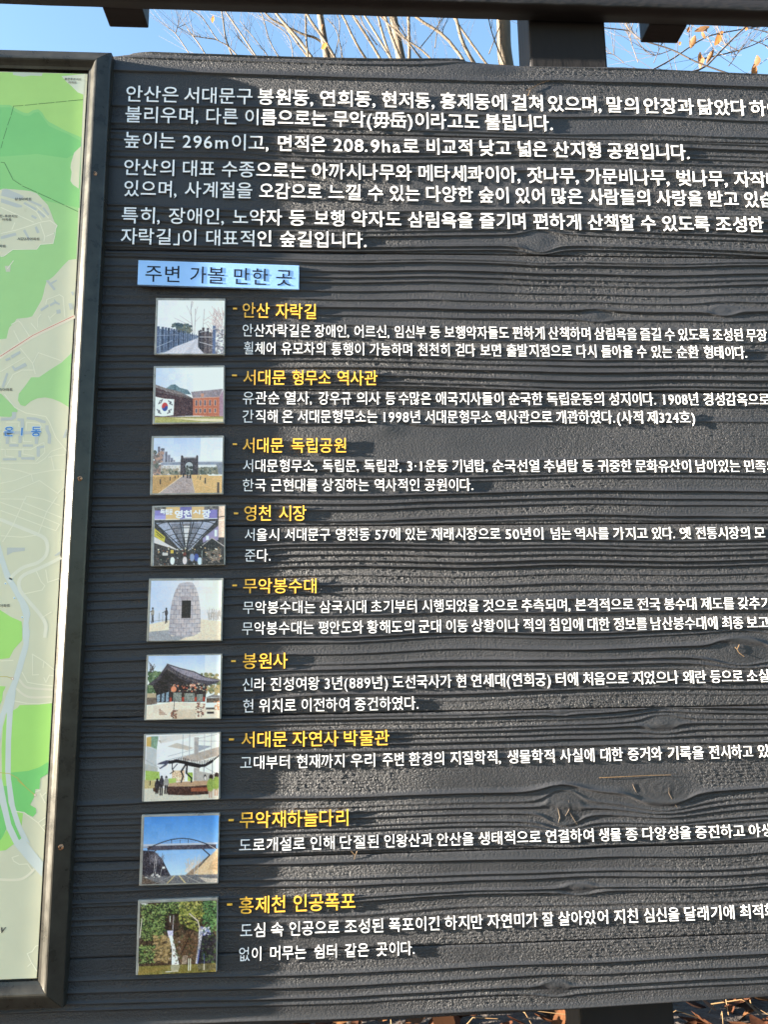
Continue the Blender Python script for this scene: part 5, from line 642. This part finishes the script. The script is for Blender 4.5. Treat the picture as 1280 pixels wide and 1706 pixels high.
# ------------------------------------------------------------------ framed map board
mapb = empty('map_board', bw(-.76, -.41, 0), 'framed green and beige street map in a weathered metal frame, left edge of the sign', 'map')
MX0, MX1, MY0, MY1 = -1.19, -.3235, -.411, .831
PROF = [(0, -.003), (0, .0105), (.0006, .0119), (.002, .0132), (.0150, .0193), (.0172, .0200), (.0190, .0198), (.0208, .0188), (.0235, .0162), (.0265, .0139), (.0300, .0125), (.0300, .0083), (.0340, .0083)]
def rail(p, q, inx, iny, e0, e1):
    """mitred frame member from corner p to q; (inx, iny) points inward, e0/e1 slant the ends"""
    V = []; F = []; n = len(PROF)
    L = math.hypot(q[0] - p[0], q[1] - p[1]); tx, ty = (q[0] - p[0]) / L, (q[1] - p[1]) / L
    for s, (cx_, cy_), sg in ((0, p, 1), (1, q, -1)):
        for u, z in PROF:
            V.append(bw(cx_ + inx * u + tx * (u + .0003) * sg, cy_ + iny * u + ty * (u + .0003) * sg, z))
    for k in range(n - 1): F.append((k, k + 1, n + k + 1, n + k))
    return V, F
C4 = [(MX0, MY0), (MX1, MY0), (MX1, MY1), (MX0, MY1)]; INW = [(0, 1), (-1, 0), (0, -1), (1, 0)]
for k in range(4):
    V_, F_ = rail(C4[k], C4[(k + 1) % 4], *INW[k], 0, 0)
    me = mesh('frame_rail', V_, F_); bmm = bmesh.new(); bmm.from_mesh(me); bmesh.ops.recalc_face_normals(bmm, faces=bmm.faces); bmm.to_mesh(me); bmm.free()
    ob('frame_rail', me, M['metal'], mapb)
ob('backing_panel', box(MX0 + .01, MX1 - .01, -.0081, .001, MY0 + .01 + EYE, MY1 - .01 + EYE), M['gasket'], mapb)
V = []; F = []; Cc = []
def flat(pts, zl, col):
    o = len(V); ppl = [Vector((x, y, 0)) for x, y in pts]
    for x, y in pts: V.append(bw(x, y, .0103 + zl * .000025))
    for t in tessellate_polygon([ppl]): F.append(tuple(o + i for i in t)); Cc.append(col)
PX0, PX1, PY0, PY1 = MX0 + .032, -.3560, -.3787, .7970
flat([(PX0, PY0), (PX1, PY0), (PX1, PY1), (PX0, PY1)], 0, (206, 204, 184))
clipx = lambda pts: [(min(x / 1e3, PX1 - .0003), min(max(y / 1e3, PY0 + .0003), PY1 - .0003)) for x, y in pts]
for q_, (col, lay, pts) in enumerate(MAP['PO']): flat(clipx(pts), lay + .09 * (q_ % 10), col)
for col, lay, w, pts in MAP['LI']:
    P_ = clipx(pts); hw = w * .00078 / 2
    if len(P_) > 3 and w > 2.5: P_ = [(q.x, q.y) for q in catmull([(x, y, 0) for x, y in P_], 4)]
    for (xa, ya), (xb, yb) in zip(P_[:-1], P_[1:]):
        L = math.hypot(xb - xa, yb - ya)
        if L < 1e-6: continue
        dx, dy = (xb - xa) / L, (yb - ya) / L
        e = hw * .8; xa_, ya_, xb_, yb_ = xa - dx * e, ya - dy * e, min(xb + dx * e, PX1), yb + dy * e
        flat([(xa_ - dy * hw, ya_ + dx * hw), (xb_ - dy * hw, yb_ + dx * hw), (xb_ + dy * hw, yb_ - dx * hw), (xa_ + dy * hw, ya_ - dx * hw)], lay + .1 * (len(F) % 9), col)
# the rest of the sheet, left of the photograph's edge: woods, blocks and lanes in the same print
r_ = random.Random(3)
for k in range(11):
    cx_, cy_ = r_.uniform(PX0 + .08, -.52), r_.uniform(PY0 + .1, PY1 - .1); R_ = r_.uniform(.04, .10)
    R_ *= 1.7; w1, w2, w3 = r_.uniform(0, 6), r_.uniform(0, 6), r_.uniform(0, 6)
    rad_ = lambda t: R_ * (1 + .22 * math.sin(2 * t + w1) + .15 * math.sin(3 * t + w2) + .08 * math.sin(5 * t + w3))
    flat([(max(PX0, min(-.487, cx_ + rad_(t) * math.cos(t))), max(PY0, min(PY1, cy_ + 1.5 * rad_(t) * math.sin(t)))) for t in np.linspace(0, 2 * math.pi, 49)[:-1]], 1 + k * .1, [(160, 200, 140), (166, 204, 126), (128, 192, 124)][k % 3])
for k in range(46):
    x, y = r_.uniform(PX0 + .02, -.51), r_.uniform(PY0 + .02, PY1 - .05); t = r_.uniform(0, 1.5); l = r_.uniform(.01, .12)
    d = (math.cos(t), math.sin(t)); hw = .0006
    if x + l * d[0] < -.5 and y + l * d[1] < PY1: flat([(x - d[1] * hw, y + d[0] * hw), (x + d[0] * l - d[1] * hw, y + d[1] * l + d[0] * hw), (x + d[0] * l + d[1] * hw, y + d[1] * l - d[0] * hw), (x + d[1] * hw, y - d[0] * hw)], 7 + k * .02, (224, 221, 205))
me = mesh('map_print', V, F); at_ = me.color_attributes.new('Col', 'FLOAT_COLOR', 'CORNER')
cc = lin(np.array(Cc)) * np.array((1.05, 1.03, .93)); mn_ = cc.mean(1, keepdims=True); cc = np.clip(np.repeat(mn_ + (cc - mn_) * 1.06, 3, 0), .01, .85)
# every face must look out of the board
nrm = np.array([p.normal[:] for p in me.polygons])
at_.data.foreach_set('color', np.concatenate([cc, np.ones((len(cc), 1))], -1).astype(np.float32).ravel())
if (nrm[:, 1] > 0).any():
    bmm = bmesh.new(); bmm.from_mesh(me); bmesh.ops.reverse_faces(bmm, faces=[f for f in bmm.faces if f.normal.y > 0]); bmm.to_mesh(me); bmm.free()
mp = ob('map_print', me, M['mapprint'], mapb)
M['lab0'] = mat('map_label_ink', (.05, .05, .045), .5); M['lab1'] = mat('map_blue_ink', (.03, .20, .52), .5)
LBG = glyph_meshes({c for t in MAP['LB'] for c in t[0]}, .012, 0.0); HALO = glyph_meshes(set('은1동'), .06, 0.0); LBB = glyph_meshes(set('은1동'), .022, 0.0)
M['halo'] = mat('map_halo', (.72, .80, .84), .5)
def flat_text(t, xc, yc, h, dic, mk, z, nm):
    x = 0; parts = []; s = h * .78 / 1000 / .86
    for c in t:
        g, ww = dic[c]; co = np.array([v.co[:] for v in g.vertices]); u = units(c) * .94
        if c == 'v': co[:, 0] += co[:, 2] * .3
        zc = ZC if units(c) == 1 else (.36 if c != 'v' else .28)
        parts.append(([(xc / 1e3 + (x + (u - ww) / 2 + q[0]) * s, -z, yc / 1e3 + EYE + (q[2] - zc) * s) for q in co], [tuple(p.vertices) for p in g.polygons])); x += u
    V_, F_ = merge([([(a - x * s / 2, b, c_) for a, b, c_ in v], f) for v, f in parts])
    ob(nm, mesh(nm, V_, F_), M[mk], mp)
for t, xc, yc, h, k in MAP['LB']:
    if k == 1: flat_text(t, xc, yc, h, HALO, 'halo', .01075, 'label_halo')
    flat_text(t, xc, yc, h, LBB if k == 1 else LBG, 'lab1' if k == 1 else 'lab0', .01095, 'map_label')
for sx_, sy_, zz in ((-.3365, .6384, .0172), (-.3348, .2114, .0173), (-.3342, -.2342, .0173)):
    bm = bmesh.new()
    bmesh.ops.create_uvsphere(bm, u_segments=14, v_segments=8, radius=.0036)
    bmesh.ops.delete(bm, geom=[v for v in bm.verts if v.co.z < -.0002], context='VERTS')
    for v_ in bm.verts: v_.co = Vector(bw(sx_ + v_.co.x, sy_ + v_.co.y, zz + v_.co.z * .45))
    me = bpy.data.meshes.new('screw'); bm.to_mesh(me); bm.free(); me.polygons.foreach_set('use_smooth', np.ones(len(me.polygons), bool))
    sc = ob('screw', me, M['screw'], mapb)
    parts = []
    for tw in (.5, .5 + math.pi / 2):
        c_, s_ = math.cos(tw), math.sin(tw)
        parts.append(([bw(sx_ + a * c_ - b * s_, sy_ + a * s_ + b * c_, zz + .00172) for a, b in ((-.0024, -.0005), (.0024, -.0005), (.0024, .0005), (-.0024, .0005))], [(0, 1, 2, 3)]))
    ob('cross_slot', mesh('cross_slot', *merge(parts)), M['dark'], sc)

# ------------------------------------------------------------------ upper board (carved header) with its battens, the post and an added shading post
head = empty('header_board', bw(.2, .94, 0), 'dark carved header board spanning above the sign, underside showing', 'board')
for q, (y0, y1) in enumerate(((.942, 1.108), (1.109, 1.28))):
    hx = np.concatenate([np.arange(-1.3, -.55, .02), np.arange(-.55, .75, .004), np.arange(.75, 1.05, .02)]); ny = 110
    t = np.linspace(0, 1, ny); low = y0 + (.0035 * vnoise(hx * 4, hx * 0, 8) + .001 * vnoise(hx * 30, hx * 0, 9) if q == 0 else 0 * hx)
    X = np.repeat(hx[:, None], ny, 1); Y = low[:, None] + (y1 - low)[:, None] * t[None]
    Vv = Y + .004 * vnoise(X * 3, Y * 8, 60 + q) + .0015 * vnoise(X * 11, Y * 30, 61 + q)
    Z = .0012 * np.abs(np.sin(Vv * 190 + 3 * np.sin(Vv * 41))) ** .5 + rng.standard_normal(X.shape) * .00012
    e = np.clip(np.minimum(Y - low[:, None], y1 - Y) / .004, 0, 1); Z -= .003 * (1 - np.sqrt(1 - (1 - e) ** 2))
    nx = len(hx); front = np.stack([X, -Z, Y + EYE], -1).reshape(-1, 3)
    bk0 = np.stack([hx, np.full(nx, .0306), low + EYE], -1); bk1 = np.stack([hx, np.full(nx, .0306), np.full(nx, y1) + EYE], -1)
    i = np.arange((nx - 1) * (ny - 1)); a = (i // (ny - 1)) * ny + i % (ny - 1); o1 = nx * ny; o2 = o1 + nx; k = np.arange(nx - 1)
    F = np.concatenate([np.stack([a, a + ny, a + ny + 1, a + 1], 1), np.stack([k * ny, o1 + k, o1 + k + 1, (k + 1) * ny], 1),
                        np.stack([o2 + k, k * ny + ny - 1, (k + 1) * ny + ny - 1, o2 + k + 1], 1), np.stack([o1 + k, o2 + k, o2 + k + 1, o1 + k + 1], 1)])
    me = mesh('plank', np.concatenate([front, bk0, bk1]), F, True); ga = me.attributes.new('grit', 'FLOAT', 'POINT'); ga.data.foreach_set('value', np.full(len(me.vertices), .5, np.float32))
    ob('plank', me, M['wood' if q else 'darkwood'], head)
for x0, x1 in ((-.355, -.295), (.483, .544)):
    ob('batten', box(x0, x1, .0310, .0690, .9425 + EYE, 1.26 + EYE, .0025, 2), M['darkwood'], head)
for x0, x1, y0, y1, lab in ((.293, .414, .0352, .105, 'square timber post with roof shade in its dark colour, behind the board, right of centre'),
                            (-1.36, -1.22, -.0845, .03, 'added unseen timber post shading the map, beyond its left end')):  # left post is an unseen addition that keeps the map in shade
    root = empty('timber_post', ((x0 + x1) / 2, (y0 + y1) / 2, 0), lab, 'post')
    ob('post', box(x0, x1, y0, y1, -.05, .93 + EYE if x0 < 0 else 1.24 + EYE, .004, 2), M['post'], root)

# ------------------------------------------------------------------ dry stalks stuck to the board
for lab, ps in (('forked dry twig caught on the board above the top line of text', [[[275.3, 797.6], [289.0, 804.9], [295.5, 809.0], [304.6, 812.3], [311.0, 814.4]], [[276.6, 787.7], [280.6, 797.7], [289.0, 804.9]]]), ('small forked dry stalk on the smooth knot at the right edge', [[[522.1, -10.3], [518.2, -16.4], [521.0, -21.1], [527.1, -25.9]], [[516.1, -13.3], [518.2, -16.4]]]),
                ('long straight straw lying across the lower right knot', [[[324.9, -173.6], [355.9, -172.9], [391.0, -172.2], [417.5, -172.1]]]), ('tiny dry seed stalk below the eighth yellow heading', [[[9.5, -252.4], [14.6, -257.4], [13.1, -262.2]], [[17.6, -251.3], [14.6, -257.4]]])):
    parts = []
    for l_ in ps:
        pts = [bw(x / 1e3, y / 1e3, -.0006 + .0006 * (k_ % 2)) for k_, (x, y) in enumerate(l_)]
        parts.append(tube(pts, list(np.linspace(.0004, .00025, len(pts))), 5))
    V_, F_ = merge(parts); c0 = Vector(V_[0])
    o = ob('dry_twig', mesh('dry_twig', [Vector(v_) - c0 for v_ in V_], F_), M['straw'], None, c0)
    tag(o, lab, 'twig')

# ------------------------------------------------------------------ trees behind
DEP = {'a': 6.0, 'b': 5.2, 'c': 5.6, 'd': 3.2}
def tp_(p, d): return Vector((p[0] * (1 + d), d, p[1] * (1 + d) + EYE))
BASE = {'a': (((845, 140)), .115), 'b': (None, .085), 'c': (None, .07), 'd': (None, .06)}
LAB = {'a': 'bare tree with a thick pale trunk seen just left of the post', 'b': 'bare pale tree with steep stems above the middle of the board',
       'c': 'slender bare tree with thin twigs above the left half of the board', 'd': 'thin tree with curled brown leaves still hanging, right of the post'}
TRX = {'a': 2.05, 'b': 1.25, 'c': .35, 'd': 3.1}
HUB = {"a": [2.037, 6.0, 5.823], "b": [0.864, 5.2, 5.305], "c": [0.186, 5.6, 5.54], "d": [3.182, 3.2, 4.315]}
def leaf_verts(L, W, bend, n=4):
    V_ = []; F_ = []
    for k in range(n + 1):
        t = k / n; w = W * (math.sin(math.pi * min(t * .92 + .04, 1)) ** .8) * (1 - .25 * t); z = bend * L * (t * t) ; c_ = abs(bend) * .35 * L
        V_ += [(-w, t * L, z + c_ * w / max(W, 1e-6)), (0, t * L, z), (w, t * L, z + c_ * w / max(W, 1e-6))]
        if k: o = 3 * (k - 1); F_ += [(o, o + 1, o + 4, o + 3), (o + 1, o + 2, o + 5, o + 4)]
    return V_, F_
trees = {}
for t in 'abcd':
    d = DEP[t]; hub = Vector(HUB[t]); base = Vector((hub.x + (.25 if t != 'd' else .6), d + .2, -.05))
    root = empty('bare_tree', base, LAB[t], 'tree'); trees[t] = root
    mid = base.lerp(hub, .55) + Vector((.06, -.04, 0))
    top = {'a': [tp_(p, d) for p in [[0.2593, 0.7579], [0.2453, 0.8513], [0.2453, 0.9171], [0.2426, 1.0101], [0.2391, 1.1598]]]}.get(t, [hub + Vector((-.25, .1, 1.2)), hub + Vector((-.5, .2, 3.0))])
    pts = catmull([base, mid, hub] + top, 5); r0 = BASE[t][1]
    rad = [r0 * (1.25 if i == 0 else 1) * (1 - .62 * i / (len(pts) - 1)) for i in range(len(pts))]
    if t == 'a': rad = [.092 * (1 - .32 * i / (len(pts) - 1)) for i in range(len(pts))]
    V_, F_ = tube(pts, rad, 10); ob('trunk', mesh('trunk', V_, F_, True), M['bark'], root)
    twigs = []; rr = random.Random(ord(t))
    for tt, rpx, P_ in TREES['SO']:
        if tt != t: continue
        dd = d + rr.uniform(-.35, .35); wp = [tp_(p, dd) for p in P_]
        s = (1 + dd) * 1.0 / 1282.0 * .82
        thick = rpx >= 2.0
        if thick:
            near = min(pts, key=lambda q: (q - wp[0]).length + (5 if q.z > wp[0].z - .15 else 0))
            line_ = [near] + wp
        else: line_ = wp
        ln = catmull(line_, 5); n_ = len(ln)
        rad = [max(rpx * s * (1.15 - .5 * i / (n_ - 1)), .0022) for i in range(n_)]
        V2, F2 = tube(ln, rad, 7 if thick else 5)
        if rpx >= 2.6: ob('branch', mesh('branch', V2, F2, True), M['bark'], root)
        else: twigs.append((V2, F2))
        for q in range(15 if thick else 8):
            i = rr.randrange(3, n_); b0 = ln[i]; di = (ln[i] - ln[i - 1]).normalized()
            v_ = (di + Vector((rr.uniform(-.9, .9), rr.uniform(-.6, .6), rr.uniform(-.1, .9)))).normalized(); l_ = rr.uniform(.15, .7)
            k_ = b0 + v_ * l_ * .5 + Vector((rr.uniform(-.03, .03), 0, rr.uniform(-.03, .05)))
            twigs.append(tube([b0, k_, k_ + (v_ + Vector((rr.uniform(-.5, .5), 0, .25))).normalized() * l_ * .6], [.0020, .0014, .0008], 4))
    # crown above the header board
    for q in range(26 if t != 'd' else 18):
        b0 = pts[-1].lerp(pts[len(pts) // 2], rr.random() ** 1.5); v_ = Vector((rr.uniform(-1, 1), rr.uniform(-1, 1), rr.uniform(.2, 1.2))).normalized(); l_ = rr.uniform(.5, 1.6)
        if t in 'ad' and False: continue
        a_ = b0 + v_ * l_ * .5; b_ = a_ + (v_ + Vector((rr.uniform(-.4, .4), rr.uniform(-.4, .4), .3))).normalized() * l_ * .6
        if b0.z < 3.4 + d: continue
        twigs.append(tube([b0, a_, b_], [.014, .009, .002], 5))
    V2, F2 = merge(twigs); tag(ob('twig', mesh('twig', V2, F2), M['twig'] if t == 'd' else M['bark'], root), kind='stuff')
leafm = []
for q in range(5):
    rr = random.Random(q); V_, F_ = leaf_verts(1.0, rr.uniform(.2, .34), rr.uniform(-.5, .6)); me = mesh('dry_leaf', V_, F_, True); me.materials.append(M['leaf']); leafm.append(me)
for q, (x, y, l, an) in enumerate(TREES['LO']):
    t = 'd' if x > .3 else ('b' if x > -.03 else 'c'); d = DEP[t] - .1; p = tp_((x, y), d)
    o = ob('dry_leaf', leafm[q % 5], None, trees[t], p); s = l * 1.0 * (1 + d) * 1.3 / 1282.0
    o.scale = (s, s, s); rr = random.Random(q); o.rotation_euler = (math.radians(-90 + rr.uniform(-35, 35)), an + math.radians(rr.uniform(-30, 30)), math.radians(rr.uniform(-70, 70)))

# ------------------------------------------------------------------ fallen leaves and straw behind the sign
rr = random.Random(11); nr = np.random.default_rng(11)
flm = []
for q in range(6):
    V_, F_ = leaf_verts(1.0, rr.uniform(.24, .42), rr.uniform(-.35, .45), 5); me = mesh('fallen_leaf', V_, F_, True); me.materials.append(M['fallen']); flm.append(me)
from mathutils import Euler
for q in range(150):
    d = rr.uniform(1.55, 3.6); x = rr.uniform(-.1, .82) * (1 + d) ; z = ground_z(np.array([x]), np.array([d]))[0] + rr.uniform(.045, .085)
    o = ob('fallen_leaf', flm[q % 6], None, None, (x, d, z)); s = rr.uniform(.055, .11); o.scale = (s, s, s)
    o.rotation_euler = (rr.uniform(-.5, .9), rr.uniform(-.5, .5), rr.uniform(0, 6.28))
    tag(o, 'curled brown fallen leaf on the ground behind the sign', 'leaf', 'fallen brown leaves behind the sign')
base_l = [leaf_verts(1.0, w, b, 3) for w, b in ((.3, .3), (.38, -.3), (.26, .5), (.34, .1))]
VV = []; FF = []; CC = []; o0 = 0
pal = np.array([(.22, .10, .045), (.30, .15, .065), (.14, .065, .035), (.36, .21, .10), (.18, .09, .05), (.10, .05, .03), (.27, .10, .04)])
for q in range(9000):
    if q < 6000: x = rr.uniform(-3.2, 4.2); y = rr.uniform(-.6, 5.5)
    else: x = rr.gauss(0, 7); y = rr.gauss(3, 7)
    s = rr.uniform(.06, .13); R_ = Euler((rr.uniform(-.6, .6), rr.uniform(-.6, .6), rr.uniform(0, 6.28))).to_matrix() * s
    V_, F_ = base_l[q % 4]; A_ = np.array(V_) @ np.array(R_).T + np.array((x, y, rr.uniform(.01, .05))); VV.append(A_); FF.append(np.array(F_) + o0); o0 += len(V_)
    CC.append(np.repeat([pal[rr.randrange(7)] * np.array((1.1, .85, .7)) * rr.uniform(.08, .26)], len(V_), 0))
VV = np.concatenate(VV); VV[:, 2] += ground_z(VV[:, 0], VV[:, 1])
me = mesh('leaf_litter', VV, np.concatenate(FF), True); at_ = me.color_attributes.new('Col', 'FLOAT_COLOR', 'POINT')
at_.data.foreach_set('color', np.concatenate([np.concatenate(CC), np.ones((len(VV), 1))], 1).astype(np.float32).ravel())
tag(ob('leaf_litter', me, M['litter']), kind='stuff')
parts = []
for q in range(700):
    d = rr.uniform(.4, 3.8); x = rr.uniform(-.5, .85) * (1 + d); z = ground_z(np.array([x]), np.array([d]))[0]
    v_ = Vector((rr.uniform(-1, 1), rr.uniform(-1, 1), rr.uniform(.0, 1.1))).normalized(); l_ = rr.uniform(.08, .26); p0 = Vector((x, d, z + .03)); p1 = p0 + v_ * l_ * .55; p2 = p1 + (v_ + Vector((0, 0, -.7))).normalized() * l_ * .5
    parts.append(tube([p0, p1, p2], [.0022, .0018, .0007], 4))
V_, F_ = merge(parts); tag(ob('dry_grass', mesh('dry_grass', V_, F_), M['straw']), kind='stuff')
